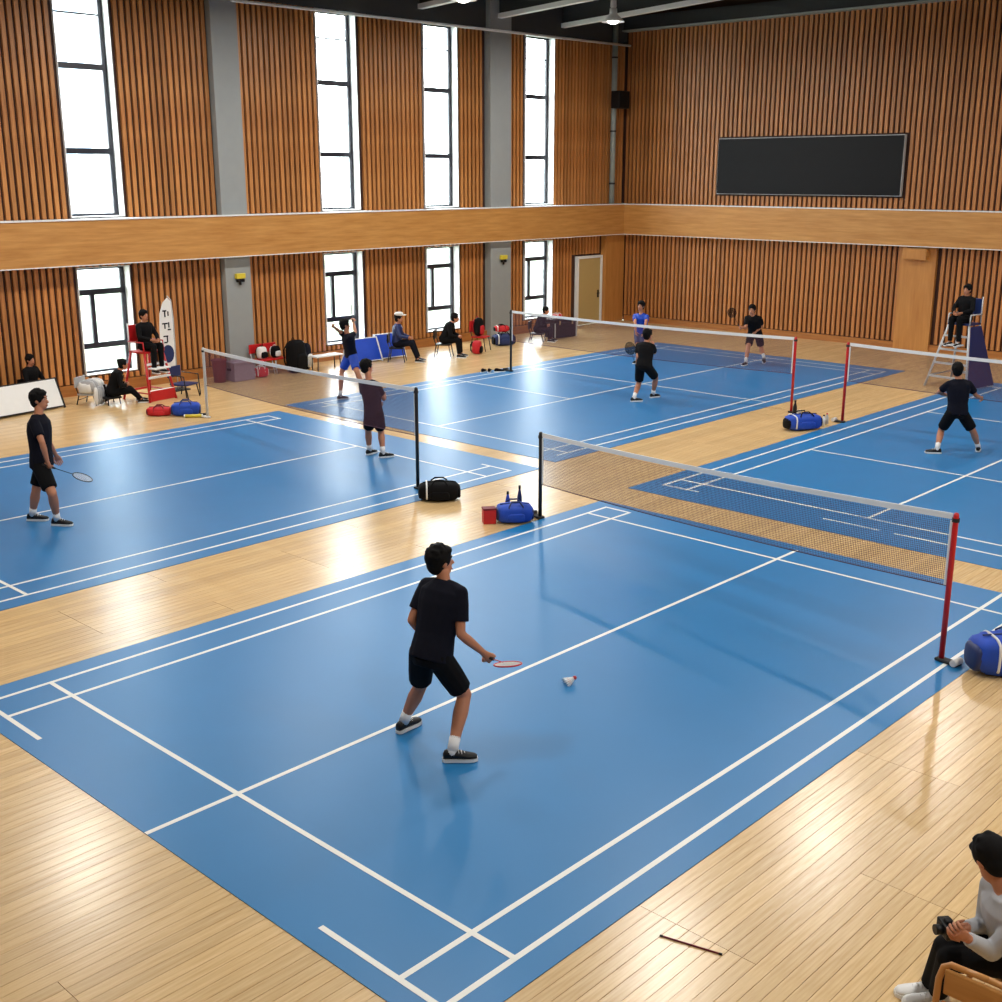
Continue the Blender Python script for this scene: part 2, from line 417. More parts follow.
# ---------------------------------------------------------------- court mats and nets
def court(label, x0, x1, y0, y1, xl, yl):
    t = thing('court_mat', label, 'court mat', ((x0+x1)/2, (y0+y1)/2, 0), 0, 'blue badminton court mats')
    cx, cy = (x0+x1)/2, (y0+y1)/2
    MB().box(x0-cx, x1-cx, y0-cy, y1-cy, 0.0005, 0.006).build('mat_sheet', 'mat_blue', t)
    w = 0.022
    for y, a, b in yl: MB().box(a-cx, b-cx, y-w-cy, y+w-cy, 0.0062, 0.0076).build('court_line', 'line_white', t)
    for x, a, b in xl: MB().box(x-w-cx, x+w-cx, a-cy, b-cy, 0.0078, 0.0084).build('court_line', 'line_white', t)
    return t
court('blue court mat in front, with the foreground player', 3.9, 13.55, 4.1, 10.68,
      [(4.71, 4.30, 10.42), (4.08, 4.30, 5.46), (4.08, 9.33, 10.42), (12.85, 4.30, 10.42), (13.28, 9.95, 10.42)],
      [(4.32, 4.06, 13.52), (4.70, 4.06, 13.52), (10.40, 4.06, 13.30), (9.97, 4.06, 13.30), (7.30, 3.9, 13.36)])
court('blue court mat at the left, nearest the red umpire chair', 4.9, 14.42, 12.67, 19.92,
      [(5.70, 12.93, 19.64), (13.40, 12.93, 19.64), (13.95, 12.93, 13.6), (13.95, 19.2, 19.64)],
      [(12.95, 5.0, 13.97), (13.40, 5.0, 13.97), (19.62, 5.0, 13.97), (19.25, 5.0, 13.97), (16.18, 5.0, 13.40)])
court('blue court mat at the back, between window wall and end wall', 14.92, 28.2, 12.8, 20.35,
      [(19.6, 16.4, 20.0), (15.6, 13.08, 20.0), (22.2, 13.08, 20.0), (27.25, 13.08, 20.0), (27.75, 13.08, 20.0)],
      [(13.10, 15.3, 27.77), (13.50, 15.3, 27.77), (20.0, 15.3, 27.77), (19.6, 15.3, 27.77), (16.40, 15.6, 27.75)])
court('blue court mat at the right, under the blue umpire chair', 14.4, 28.0, 4.0, 10.85,
      [(15.38, 4.25, 10.57), (14.93, 4.25, 6.72), (14.93, 6.93, 7.79), (14.93, 9.9, 10.57), (18.75, 4.25, 10.12), (23.5, 4.25, 10.12), (27.4, 4.25, 10.57)],
      [(10.55, 14.9, 27.42), (10.12, 14.9, 27.42), (4.27, 14.9, 27.42), (4.7, 14.9, 27.42), (7.33, 15.38, 27.42)])

def net_set(pa, ha, ma, pb, hb, mb_, nm, wheel=True):
    """two posts (things) and the net hung between them"""
    A, B = Vector((*pa, 0)), Vector((*pb, 0))
    for P, h, m, lb in ((A, ha, ma, nm[1]), (B, hb, mb_, nm[2])):
        if lb is None: continue
        t = thing('net_post', lb, 'net post', (P.x, P.y, 0.0 if m != 'post_redA' else 0), 0, 'net posts')
        MB().lathe([(0.002, 0.008), (0.028, 0.008), (0.028, h-0.02), (0.018, h), (0.002, h)], 12).build('pole', m, t)
        MB().lathe([(0.036, h-0.09), (0.036, h-0.05)], 12).build('collar', 'rubber', t)
        d = (A-B).normalized() if P is A else (B-A).normalized()
        a = math.atan2(d.y, d.x); M = Matrix.Rotation(a, 4, 'Z')
        MB().bevbox(-0.05, 0.20, -0.05, 0.05, 0.0085, 0.04, 0.010, M).build('base', 'rubber' if m != 'post_white' else 'post_white', t)
        MB().tube([M @ Vector((0.17, -0.07, 0.047)), M @ Vector((0.17, 0.07, 0.047))], 0.036, 10).build('wheel', 'post_black' if m != 'post_red' else 'post_white', t)
    d = (B-A); Ln = d.length; a = math.atan2(d.y, d.x); d.normalize()
    t = thing('badminton_net', nm[0], 'net', (A.x, A.y, 0), a, 'badminton nets')
    N = 24; hgt = 0.74
    top = lambda s: ha+(hb-ha)*s-0.045*4*s*(1-s)-0.01
    e = 0.04
    tp = MB(); vs = []; fs = []
    for i in range(N+1):
        s = i/N; x = e+(Ln-2*e)*s
        for y_, z_ in ((-0.006, 0), (0.006, 0), (0.006, -0.06), (-0.006, -0.06)): vs.append((x, y_, top(s)+z_))
    for i in range(N):
        for q in range(4): fs.append((i*4+q, i*4+(q+1) % 4, i*4+4+(q+1) % 4, i*4+4+q))
    fs += [(0, 1, 2, 3), (N*4+3, N*4+2, N*4+1, N*4)]
    tp.add(vs, fs).build('top_tape', 'white_paint', t)
    g = MB(); r = 0.0014
    nx = int((Ln-0.1)/0.021)
    for i in range(nx+1):
        s = (0.05+i*(Ln-0.1)/nx)/Ln; x = s*Ln; z = top(s)
        g.box(x-r, x+r, -r, r, z-hgt, z-0.058)
    for k in range(1, 33):
        pts = [(0.05+(Ln-0.1)*i/8, 0, top((0.05+(Ln-0.1)*i/8)/Ln)-0.06-k*0.0208) for i in range(9)]
        g.tube(pts, r*1.3, 4)
    g.build('net_mesh', 'net_cord', t, kind='stuff')
    MB().tube([(0.02+(Ln-0.04)*i/8, 0, top((0.02+(Ln-0.04)*i/8)/Ln)-hgt) for i in range(9)], 0.006, 6).build('bottom_cord', 'net_cord', t)
    for x in (0.045, Ln-0.045):
        s = x/Ln; MB().box(x-0.012, x+0.012, -0.004, 0.004, top(s)-hgt, top(s)-0.07).build('side_tape', 'white_paint', t)
net_set((12.18, 10.72), 1.26, 'post_black', (11.11, 4.39), 1.55, 'post_red',
        ('net across the foreground court, hung from a black and a red post', 'black net post beside the red box and blue bag', 'red net post beside the large blue bag at the right edge'))
net_set((13.0, 20.34), 1.42, 'post_white', (12.11, 13.19), 1.60, 'post_black',
        ('net across the left court, in front of the red umpire chair', 'pale net post standing near the red umpire chair', 'black net post standing next to the black bag'))
net_set((21.42, 19.86), 1.52, 'post_black', (21.51, 12.11), 1.56, 'post_red',
        ('net across the back court, ending beside the wall benches', 'black net post by the wall, beside small shoes', 'dark red net post behind the blue racket bag'))
net_set((21.31, 10.86), 1.59, 'post_red', (21.6, 4.1), 1.56, 'post_red',
        ('net across the right court, in front of the blue umpire chair', 'red net post between racket bag and right court', None))

# ---------------------------------------------------------------- people
def loft(mb, rings, n=14, smooth=True):
    """rings: (centre, axis_u*a, axis_w*b)"""
    vs = []; fs = []
    for c, u, w in rings:
        for j in range(n):
            a = 2*PI*j/n; vs.append(Vector(c)+u*math.cos(a)+w*math.sin(a))
    for i in range(len(rings)-1):
        for j in range(n): fs.append((i*n+j, i*n+(j+1) % n, (i+1)*n+(j+1) % n, (i+1)*n+j))
    fs += [tuple(reversed(range(n))), tuple((len(rings)-1)*n+j for j in range(n))]
    mb.add(vs, fs, smooth)
def limb(mb, pts, rr, n=12):
    """tapered limb with rounded ends"""
    pts = [Vector(p) for p in pts]
    mb.tube(pts, 0, n, rr=rr)
    for p, r in ((pts[0], rr[0]), (pts[-1], rr[-1])): mb.ell(p, r, r, r, n=10, m=6)
    for p, r in zip(pts[1:-1], rr[1:-1]): mb.ell(p, r*0.98, r*0.98, r*0.98, n=10, m=6)
def fused(mb, voxel, it=4):
    """one continuous surface from overlapping volumes"""
    me = bpy.data.meshes.new('tmp'); me.from_pydata(mb.v, [], mb.f)
    bm = bmesh.new(); bm.from_mesh(me); bmesh.ops.recalc_face_normals(bm, faces=bm.faces); bm.to_mesh(me); bm.free()
    o = bpy.data.objects.new('tmp', me); COL.objects.link(o)
    r = o.modifiers.new('r', 'REMESH'); r.mode = 'VOXEL'; r.voxel_size = voxel
    s = o.modifiers.new('s', 'SMOOTH'); s.factor = 0.5; s.iterations = it
    dg = bpy.context.evaluated_depsgraph_get()
    ev = o.evaluated_get(dg); m2 = bpy.data.meshes.new_from_object(ev)
    bpy.data.objects.remove(o); bpy.data.meshes.remove(me)
    out = MB(); out.v = [tuple(v.co) for v in m2.vertices]; out.f = [tuple(p.vertices) for p in m2.polygons]; out.sm = [True]*len(out.f)
    bpy.data.meshes.remove(m2)
    return out
def hand(mb, wrist, d, n, s, curl, side):
    """palm, four fingers and a thumb; n points out of the palm, side=+1 right hand"""
    d = d.normalized(); n = (n-d*n.dot(d)).normalized(); a = d.cross(n).normalized()*side   # a: towards little finger
    M = Matrix((d, a, n)).transposed()
    loft(mb, [(wrist-d*0.01*s, a*0.026*s, n*0.020*s), (wrist+d*0.02*s, a*0.030*s, n*0.018*s), (wrist+d*0.055*s, a*0.040*s, n*0.016*s), (wrist+d*0.090*s, a*0.040*s, n*0.013*s), (wrist+d*0.096*s, a*0.034*s, n*0.008*s)], 10)
    for k, (off, ln) in enumerate(((-0.031, 0.072), (-0.0105, 0.080), (0.0105, 0.075), (0.031, 0.060))):
        p = wrist+d*0.086*s+a*off*s; pts = [p]; ang = 0.0
        for f, q in ((0.45, 0.8), (0.3, 1.0), (0.25, 0.8)):
            ang += curl*q
            p = p+(d*math.cos(ang)+n*math.sin(ang)+a*off*0.6)*ln*f*s; pts.append(p)
        mb.tube(pts, 0, 7, rr=[0.0100*s, 0.0092*s, 0.0085*s, 0.0065*s]); mb.ell(pts[-1], 0.0066*s, 0.0066*s, 0.0066*s, n=7, m=4)
    p = wrist+d*0.028*s-a*0.030*s; t1 = p+(d*0.6-a*0.6+n*0.45).normalized()*0.042*s; t2 = t1+(d*0.75+n*0.6+a*0.25*curl).normalized()*0.032*s; t3 = t2+(d*0.6+n*0.6+a*0.6*curl).normalized()*0.024*s
    mb.tube([p, t1, t2, t3], 0, 7, rr=[0.014*s, 0.0115*s, 0.0105*s, 0.008*s]); mb.ell(t3, 0.008*s, 0.008*s, 0.008*s, n=7, m=4)
def shoe(t, ank, yaw, s, pitch, m_up, m_sole, sock, shin):
    f = Vector((math.cos(yaw)*math.cos(pitch), math.sin(yaw)*math.cos(pitch), -math.sin(pitch))); r = Vector((math.sin(yaw), -math.cos(yaw), 0)); u = r.cross(f)
    B = ank-u*0.088*s
    up = MB(); rings = []
    for x, hw, hh in ((-0.072, 0.022, 0.050), (-0.060, 0.034, 0.075), (-0.02, 0.038, 0.088), (0.03, 0.040, 0.080), (0.08, 0.045, 0.062), (0.13, 0.048, 0.048), (0.175, 0.040, 0.038), (0.195, 0.022, 0.028)):
        rings.append((B+f*x*s+u*(0.018+hh/2)*s, r*hw*s, u*(hh/2)*s))
    loft(up, rings, 12); so = up.build('shoe', m_up, t)
    sl = MB(); pts = []
    for x, w in ((-0.078, 0.02), (-0.06, 0.036), (0.0, 0.038), (0.06, 0.043), (0.12, 0.05), (0.17, 0.044), (0.2, 0.022)): pts.append((x, w))
    poly = [B+f*x*s+r*w*s for x, w in pts]+[B+f*x*s-r*w*s for x, w in reversed(pts)]
    n = len(poly); vs = [p+u*0.002 for p in poly]+[p+u*0.026*s for p in poly]
    sl.add(vs, [tuple(range(n)), tuple(reversed(range(n, 2*n)))]+[(i, i+n, (i+1) % n+n, (i+1) % n) for i in range(n)]); sl.build('sole', m_sole, so)
    lc = MB()
    for x in (0.05, 0.075, 0.1):
        lc.tube([B+f*x*s+r*0.03*s+u*(0.078-(x-0.05)*0.35)*s, B+f*(x-0.005)*s+u*(0.100-(x-0.05)*0.45)*s, B+f*x*s-r*0.03*s+u*(0.078-(x-0.05)*0.35)*s], 0.004*s, 5)
    lc.build('laces', 'sock_white', so)
    if sock: 
        a = MB(); limb(a, [ank-u*0.01*s, ank+(shin-ank).normalized()*0.10*s], [0.043*s, 0.045*s]); a.build('sock', sock, t)
def person(label, anchor, h, yaw, J, rz=0.0, head_yaw=None, head_pitch=0.0, shirt='navy_cloth', shorts='black_cloth', long_legs=False, long_arms=False,
           shoes='black_plastic', sole='white_paint', sock='sock_white', foot_yaw=None, foot_pitch=(0, 0), curl=(0.35, 0.35), palm=(None, None), voxel=0.014, group='players', hair_kind='short', z=0.0, skin='skin', ground=0.0095):
    s = h/1.76; t = thing('person', label, 'person', (anchor[0], anchor[1], z), rz, group)
    J = {k: Vector(v) for k, v in J.items()}
    for i, k in enumerate('LR'):
        if foot_pitch[i] == 0 and J['an'+k].z+z < 0.13: J['an'+k].z = ground+0.088*s-z
    Y = math.radians(yaw); fw = Vector((math.cos(Y), math.sin(Y), 0)); rt = Vector((math.sin(Y), -math.cos(Y), 0))
    P, N, Hd = J['pelvis'], J['neck'], J['head']; up = (N-P).normalized(); tl = (N-P).length
    fwd_t = (rt.cross(up)*-1); fwd_t = fwd_t if fwd_t.dot(fw) > 0 else -fwd_t
    hy = math.radians(yaw if head_yaw is None else head_yaw); hp = math.radians(head_pitch)
    hf = Vector((math.cos(hy)*math.cos(hp), math.sin(hy)*math.cos(hp), math.sin(hp))); hr = Vector((math.sin(hy), -math.cos(hy), 0)); hu = hr.cross(hf)
    HM = Matrix((hr, hf, hu)).transposed()
    sh = {k: J['sh'+k] for k in 'LR'}; hip = {k: J['hip'+k] for k in 'LR'}
    def torso(mb, g, z0, z1):
        prof = [(-0.16, .115, .085), (-0.05, .158, .112), (0.12, .150, .108), (0.30, .138, .098), (0.50, .150, .108), (0.70, .166, .116), (0.86, .165, .102), (0.95, .120, .080), (1.02, .066, .062)]
        rg = []
        for q, a, b in prof:
            if z0 <= q <= z1: e_ = g if q < 0.9 else g*0.55; rg.append((P+up*q*tl, rt*(a+e_)*s, fwd_t*(b+e_)*s))
        loft(mb, rg, 16)
    hs = s*1.10
    def yoke(mb, r0, r1):
        for k in 'LR': limb(mb, [N-up*0.035*s, N.lerp(sh[k], 0.55)-up*0.012*s, sh[k]], [r0*s, (r0+r1)/2*s, r1*s])
    # skin: one continuous body
    b = MB(); torso(b, 0, -1, 2); yoke(b, 0.052, 0.050)
    limb(b, [N-up*0.06*s, N+(Hd-N)*0.45, Hd-hu*0.05*s-hf*0.012*s], [0.060*s, 0.053*s, 0.052*s])
    b.ell(Hd+hu*0.022*hs-hf*0.010*hs, 0.074*hs, 0.092*hs, 0.098*hs, HM, 16, 12)
    b.ell(Hd-hu*0.050*hs+hf*0.022*hs, 0.054*hs, 0.064*hs, 0.066*hs, HM, 14, 10)
    limb(b, [Hd+hf*0.080*hs+hu*0.010*hs, Hd+hf*0.098*hs-hu*0.022*hs], [0.008*hs, 0.013*hs], 8)
    for q in (-1, 1): b.ell(Hd+hr*q*0.076*hs-hf*0.005*hs, 0.010*hs, 0.022*hs, 0.032*hs, HM, 8, 6)
    for k in 'LR':
        limb(b, [sh[k], sh[k].lerp(J['el'+k], .5), J['el'+k]], [0.052*s, 0.045*s, 0.037*s])
        limb(b, [J['el'+k], J['el'+k].lerp(J['wr'+k], .3), J['wr'+k]], [0.037*s, 0.040*s, 0.026*s])
        limb(b, [hip[k], hip[k].lerp(J['kn'+k], .4), J['kn'+k]], [0.090*s, 0.084*s, 0.058*s])
        limb(b, [J['kn'+k], J['kn'+k].lerp(J['an'+k], .32), J['an'+k].lerp(J['kn'+k], .12)], [0.055*s, 0.062*s, 0.038*s])
        limb(b, [J['an'+k].lerp(J['kn'+k], .12), J['an'+k]], [0.036*s, 0.036*s])
    body = fused(b, voxel)
    for i, (k, sd) in enumerate((('L', -1), ('R', 1))):
        d = (J['wr'+k]-J['el'+k]).normalized()
        nn = palm[i] if palm[i] is not None else (rt*-sd+fw*0.3)
        hand(body, J['wr'+k], d, Vector(nn), s, curl[i], sd)
    bo = body.build('body', skin, t)
    for q in (-1, 1):
        MB().ell(Hd+hr*q*0.031*hs+hf*0.0645*hs+hu*0.014*hs, 0.013*hs, 0.009*hs, 0.008*hs, HM, 8, 6).build('eye', 'eye_white', bo)
        MB().ell(Hd+hr*q*0.031*hs+hf*0.0722*hs+hu*0.014*hs, 0.0058*hs, 0.003*hs, 0.0062*hs, HM, 8, 6).build('pupil', 'hair', bo)
        MB().tube([Hd+hr*q*0.016*hs+hf*0.078*hs+hu*0.034*hs, Hd+hr*q*0.034*hs+hf*0.074*hs+hu*0.038*hs, Hd+hr*q*0.050*hs+hf*0.058*hs+hu*0.032*hs], 0.0045*hs, 6).build('eyebrow', 'hair', bo)
    MB().tube([Hd-hr*0.024*hs+hf*0.077*hs-hu*0.060*hs, Hd+hf*0.087*hs-hu*0.060*hs, Hd+hr*0.024*hs+hf*0.077*hs-hu*0.060*hs], 0.006*hs, 6).build('mouth', 'lip', bo)
    # hair
    hb = MB(); hb.ell(Hd+hu*0.036*hs-hf*0.022*hs, 0.090*hs, 0.100*hs, 0.100*hs, HM, 16, 12)
    hb.ell(Hd-hu*0.012*hs-hf*0.042*hs, 0.078*hs, 0.066*hs, 0.082*hs, HM, 14, 10)
    hb.ell(Hd+hu*0.082*hs+hf*0.035*hs, 0.066*hs, 0.050*hs, 0.034*hs, HM, 12, 8)
    rnd = random.Random(len(label))
    for i in range(26):
        a, e = rnd.uniform(0, 2*PI), rnd.uniform(0.1, 1.3)
        v = Vector((math.cos(a)*math.cos(e)*0.078, math.sin(a)*math.cos(e)*0.088, math.sin(e)*0.092))
        if v.y > 0.05 and v.z < 0.05: continue
        hb.ell(Hd+hu*0.036*hs-hf*0.02*hs+(HM @ v)*hs, 0.022*hs, 0.022*hs, 0.018*hs, None, 7, 5)
    if hair_kind == 'bun': hb.ell(Hd+hu*0.09*hs-hf*0.085*hs, 0.045*hs, 0.045*hs, 0.045*hs, None, 10, 8)
    if hair_kind == 'long': limb(hb, [Hd-hf*0.06*hs, Hd-hf*0.075*hs-hu*0.12*hs], [0.07*hs, 0.05*hs])
    fused(hb, max(0.008, voxel*0.8), 2).build('hair', 'hair', t)
    # clothes
    c = MB(); torso(c, 0.034, -0.12, 1.03); yoke(c, 0.066, 0.062)
    for k in 'LR':
        if long_arms:
            limb(c, [sh[k], sh[k].lerp(J['el'+k], .5), J['el'+k]], [0.066*s, 0.060*s, 0.053*s]); c.tube([J['el'+k], J['wr'+k].lerp(J['el'+k], .06)], 0, 12, rr=[0.053*s, 0.040*s])
        else:
            c.ell(sh[k], 0.063*s, 0.063*s, 0.063*s); c.tube([sh[k], sh[k].lerp(J['el'+k], .3), sh[k].lerp(J['el'+k], .70)], 0, 12, rr=[0.063*s, 0.068*s, 0.066*s])
    fused(c, voxel, 3).build('jacket' if long_arms else 'shirt', shirt, t)
    c = MB(); torso(c, 0.016, -0.2, 0.10)
    for k in 'LR':
        c.ell(hip[k], 0.108*s, 0.108*s, 0.10*s)
        if long_legs:
            limb(c, [hip[k], hip[k].lerp(J['kn'+k], .5), J['kn'+k]], [0.106*s, 0.094*s, 0.074*s]); c.tube([J['kn'+k], J['an'+k].lerp(J['kn'+k], .05)], 0, 12, rr=[0.074*s, 0.056*s])
        else: c.tube([hip[k], hip[k].lerp(J['kn'+k], .5), hip[k].lerp(J['kn'+k], .82)], 0, 12, rr=[0.106*s, 0.102*s, 0.094*s])
    fused(c, voxel, 3).build('trousers' if long_legs else 'shorts', shorts, t)
    fy = foot_yaw or (yaw+8, yaw-8)
    for i, k in enumerate('LR'):
        shoe(t, J['an'+k], math.radians(fy[i]), s, math.radians(foot_pitch[i]), shoes, sole, None if long_legs else sock, J['kn'+k])
    return t
def racket(label, grip, tip, nrm=None, frame='black_plastic', anchor=(0, 0, 0), solid=False):
    """grip and tip are offsets from the anchor; total length is kept at 0.67 m"""
    g, e = Vector(grip), Vector(tip); d = (e-g).normalized()
    n = Vector(nrm) if nrm else Vector((0, 0, 1)); n = (n-d*n.dot(d)).normalized(); w = d.cross(n)
    A = Vector(anchor)+g
    t = thing('badminton_racket', label, 'racket', A, 0, 'rackets held by the players')
    MB().tube([-d*0.09, d*0.09], 0.014, 8).build('handle', 'rubber', t)
    MB().tube([d*0.09, d*0.34], 0.0048, 6).build('shaft', frame, t)
    c = d*0.46; pts = [c+d*math.cos(a)*0.135+w*math.sin(a)*0.108 for a in [2*PI*i/28 for i in range(28)]]
    MB().tube(pts, 0.0068, 6, closed=True).build('frame', frame, t)
    st = MB()
    for i in range(-9, 10):
        x = i*0.0112; l = 0.131*math.sqrt(max(0, 1-(x/0.106)**2)); st.tube([c+w*x-d*l, c+w*x+d*l], 0.0011 if not solid else 0.003, 4)
    for i in range(-11, 12):
        x = i*0.0115; l = 0.105*math.sqrt(max(0, 1-(x/0.133)**2)); st.tube([c+d*x-w*l, c+d*x+w*l], 0.0011 if not solid else 0.003, 4)
    st.build('strings', 'white_cloth' if not solid else 'black_cloth', t, kind='stuff')
    return t
JOINTS = ['pelvis', 'neck', 'head']+[p+k for k in 'LR' for p in ('sh', 'hip', 'kn', 'el', 'wr', 'an')]
POSES = {nm: (row[0], row[1], row[2], dict(zip(JOINTS, row[3]))) for nm, row in {
 'fore': ((6.27, 6.75), 1.88, 8, [
  (0.02, -0.02, 0.86), (0.25, 0.04, 1.44), (0.26, 0.1, 1.6), (0.2, 0.21, 1.38), (0.01, 0.08, 0.86), (0.13, 0.24, 0.47), (0.03, 0.22, 1.11), (0.2, 0.2, 0.89), (0.08, 0.41, 0.09), (0.25, -0.14, 1.38), (0.03, -0.11, 0.86), (0.25, -0.18, 0.48), (0.16, -0.23, 1.07), (0.33, -0.33, 0.88), (-0.02, -0.3, 0.09)]),
 'left': ((7.22, 15.5), 1.94, -42, [
  (0.03, 0.04, 0.87), (0.1, 0.14, 1.53), (0.15, 0.16, 1.73), (0.21, 0.27, 1.46), (0.1, 0.11, 0.87), (-0.03, 0.17, 0.48), (0.22, 0.19, 1.14), (0.36, 0.28, 0.9), (-0.04, 0.34, 0.09), (-0.03, -0.0, 1.46), (-0.03, -0.03, 0.87), (-0.03, -0.31, 0.52), (-0.06, -0.23, 1.23), (-0.0, -0.2, 0.95), (0.08, -0.14, 0.09)]),
 'mid': ((12.97, 15.15), 1.76, 8, [
  (-0.02, 0.02, 0.8), (-0.01, 0.13, 1.36), (-0.01, 0.18, 1.58), (-0.04, 0.28, 1.3), (-0.03, 0.11, 0.8), (0.07, 0.29, 0.45), (0.06, 0.36, 1.03), (0.29, 0.32, 0.92), (0.14, 0.36, 0.09), (0.01, -0.04, 1.3), (-0.01, -0.07, 0.8), (0.2, 0.11, 0.46), (0.15, -0.05, 1.04), (0.33, 0.13, 1.06), (0.15, 0.01, 0.09)]),
 'farleft': ((16.3, 19.75), 1.74, -20, [
  (-0.02, 0.02, 0.98), (-0.2, -0.1, 1.46), (-0.22, -0.06, 1.64), (-0.12, 0.07, 1.39), (0.01, 0.1, 0.98), (-0.11, 0.24, 0.6), (-0.36, -0.02, 1.53), (-0.57, -0.12, 1.64), (-0.21, 0.2, 0.09), (-0.24, -0.23, 1.39), (-0.05, -0.07, 0.98), (-0.16, -0.33, 0.67), (0.01, -0.11, 1.48), (0.09, 0.04, 1.67), (-0.07, -0.43, 0.28)]),
 'backmid': ((20.45, 15.05), 1.78, 10, [
  (-0.01, 0.02, 0.75), (0.19, 0.14, 1.23), (0.23, 0.12, 1.4), (0.13, 0.29, 1.17), (-0.03, 0.11, 0.75), (0.12, 0.24, 0.36), (-0.03, 0.18, 0.95), (0.08, 0.28, 0.73), (-0.19, 0.13, 0.09), (0.19, -0.04, 1.17), (0.0, -0.07, 0.75), (0.36, -0.03, 0.47), (0.41, 0.06, 1.0), (0.57, 0.21, 1.14), (0.48, 0.12, 0.09)]),
 'behind': ((24.91, 18.47), 1.72, 195, [
  (-0.01, 0.02, 0.78), (-0.17, -0.08, 1.26), (-0.16, -0.06, 1.46), (-0.11, -0.22, 1.2), (0.01, -0.07, 0.78), (-0.24, -0.23, 0.46), (-0.33, -0.36, 1.1), (-0.47, -0.41, 0.88), (-0.15, -0.2, 0.09), (-0.19, 0.09, 1.2), (-0.04, 0.1, 0.78), (-0.26, -0.08, 0.45), (-0.4, -0.07, 1.08), (-0.49, -0.17, 0.87), (-0.27, -0.07, 0.09)]),
 'backplayer': ((26.8, 16.25), 1.76, 200, [
  (-0.01, 0.01, 0.75), (-0.22, -0.03, 1.23), (-0.24, -0.0, 1.38), (-0.14, -0.18, 1.17), (0.02, -0.07, 0.75), (0.17, -0.08, 0.38), (0.06, -0.14, 0.96), (-0.18, -0.14, 0.85), (-0.11, -0.35, 0.2), (-0.25, 0.13, 1.17), (-0.04, 0.1, 0.75), (-0.34, -0.01, 0.45), (-0.4, 0.05, 0.93), (-0.66, 0.04, 0.98), (-0.53, -0.08, 0.09)]),
 'rightp': ((20.15, 8.1), 1.76, 45, [
  (-0.01, 0.03, 0.73), (0.06, 0.09, 1.3), (0.06, 0.14, 1.46), (-0.07, 0.2, 1.23), (-0.08, 0.1, 0.73), (0.08, 0.32, 0.38), (0.03, 0.41, 1.05), (0.27, 0.34, 0.96), (-0.18, 0.25, 0.09), (0.17, -0.04, 1.23), (0.05, -0.03, 0.73), (0.22, -0.19, 0.4), (0.33, -0.13, 1.01), (0.58, -0.12, 0.94), (0.47, -0.21, 0.09)]),
 'seatr': ((6.2, 1.95), 1.74, 140, [
  (0.03, -0.09, 0.48), (-0.19, -0.07, 0.95), (-0.15, 0.05, 1.09), (-0.27, -0.2, 0.89), (-0.03, -0.16, 0.48), (-0.26, 0.17, 0.46), (-0.3, -0.06, 0.64), (-0.49, 0.01, 0.79), (-0.11, 0.27, 0.09), (-0.06, 0.06, 0.89), (0.09, -0.02, 0.48), (-0.2, 0.22, 0.48), (-0.04, 0.08, 0.61), (-0.27, 0.1, 0.7), (-0.06, 0.34, 0.09)]),
}.items()}
PAL = {
 'fore': dict(label='player in navy shirt and black shorts on the foreground court, back turned', head_yaw=-18, foot_yaw=(5, -42), curl=(0.5, 1.1), palm=(None, (0.3, 0.8, 0.2)), voxel=0.009),
 'left': dict(label='player in dark shirt standing at the left edge, racket lowered', head_yaw=-50, foot_yaw=(-45, -50), curl=(0.4, 1.1), voxel=0.012),
 'mid': dict(label='player in dark kit on the left court beside the black net post, back turned', head_yaw=-10, foot_yaw=(10, -20), curl=(0.8, 0.8)),
 'farleft': dict(label='player with bright blue shorts in front of the blue boards', head_yaw=-30, shorts='blue_cloth', foot_pitch=(0, 25), curl=(0.4, 1.1)),
 'backmid': dict(label='player in black kit at the middle of the back court, racket held out', head_yaw=-5, shirt='black_cloth', foot_yaw=(-30, -10), curl=(1.1, 0.6)),
 'behind': dict(label='player in bright blue shirt behind the back net', shirt='blue_cloth', shorts='blue_dark'),
 'backplayer': dict(label='player in black kit near the end wall, racket raised to the left', shirt='black_cloth', foot_yaw=(215, 190), foot_pitch=(20, 0), curl=(0.4, 1.1)),
 'rightp': dict(label='player on the right court with legs spread wide, back turned', head_yaw=38, foot_yaw=(120, 20), curl=(0.6, 0.6), sole='white_paint'),
}
PAL['seatr'] = dict(label='person in light grey top sitting on a wooden chair in the bottom right corner', shirt='grey_cloth', shorts='black_cloth', long_legs=True, long_arms=True,
    ground=0.001, head_yaw=64, head_pitch=-40, foot_yaw=(130, 128), curl=(0.9, 0.9), palm=((0.3, 0.6, 0.3), (-0.3, -0.3, 0.4)), voxel=0.009, group='people watching', shoes='white_cloth')
for nm, kw in PAL.items():
    anc, hh, yw, J = POSES[nm]
    person(kw.pop('label'), anc, hh, yw, J, **kw)
def pt(nm, k): a = POSES[nm][0]; return Vector((a[0], a[1], 0))+Vector(POSES[nm][3][k])
for nm, hd, tip, lab, nrm, solid in [('fore', 'R', (0.118, -0.858, 0.984), 'red-framed badminton racket held by the foreground player', (0, 0, 1), False),
  ('left', 'R', (0.459, -0.483, 0.652), 'badminton racket hanging from the hand of the player at the left edge', (0.6, -0.6, 0.6), False),
  ('farleft', 'R', (0.433, 0.513, 1.95), 'badminton racket raised by the player in blue shorts', (1, 0, 0.2), False),
  ('backmid', 'L', (0.051, 0.516, 1.253), 'dark badminton racket of the player at the middle of the back court', (0.7, 0.7, 0), True),
  ('backplayer', 'R', (-1.067, 0.128, 1.462), 'dark badminton racket raised in front of the end wall', (0.7, 0.7, 0), True)]:
    J = POSES[nm][3]; e, w = Vector(J['el'+hd]), Vector(J['wr'+hd]); g = w+(w-e).normalized()*0.075
    a = POSES[nm][0]
    racket(lab, g, tip, nrm, 'black_plastic' if nm != 'fore' else 'red_paint', (a[0], a[1], 0), solid)

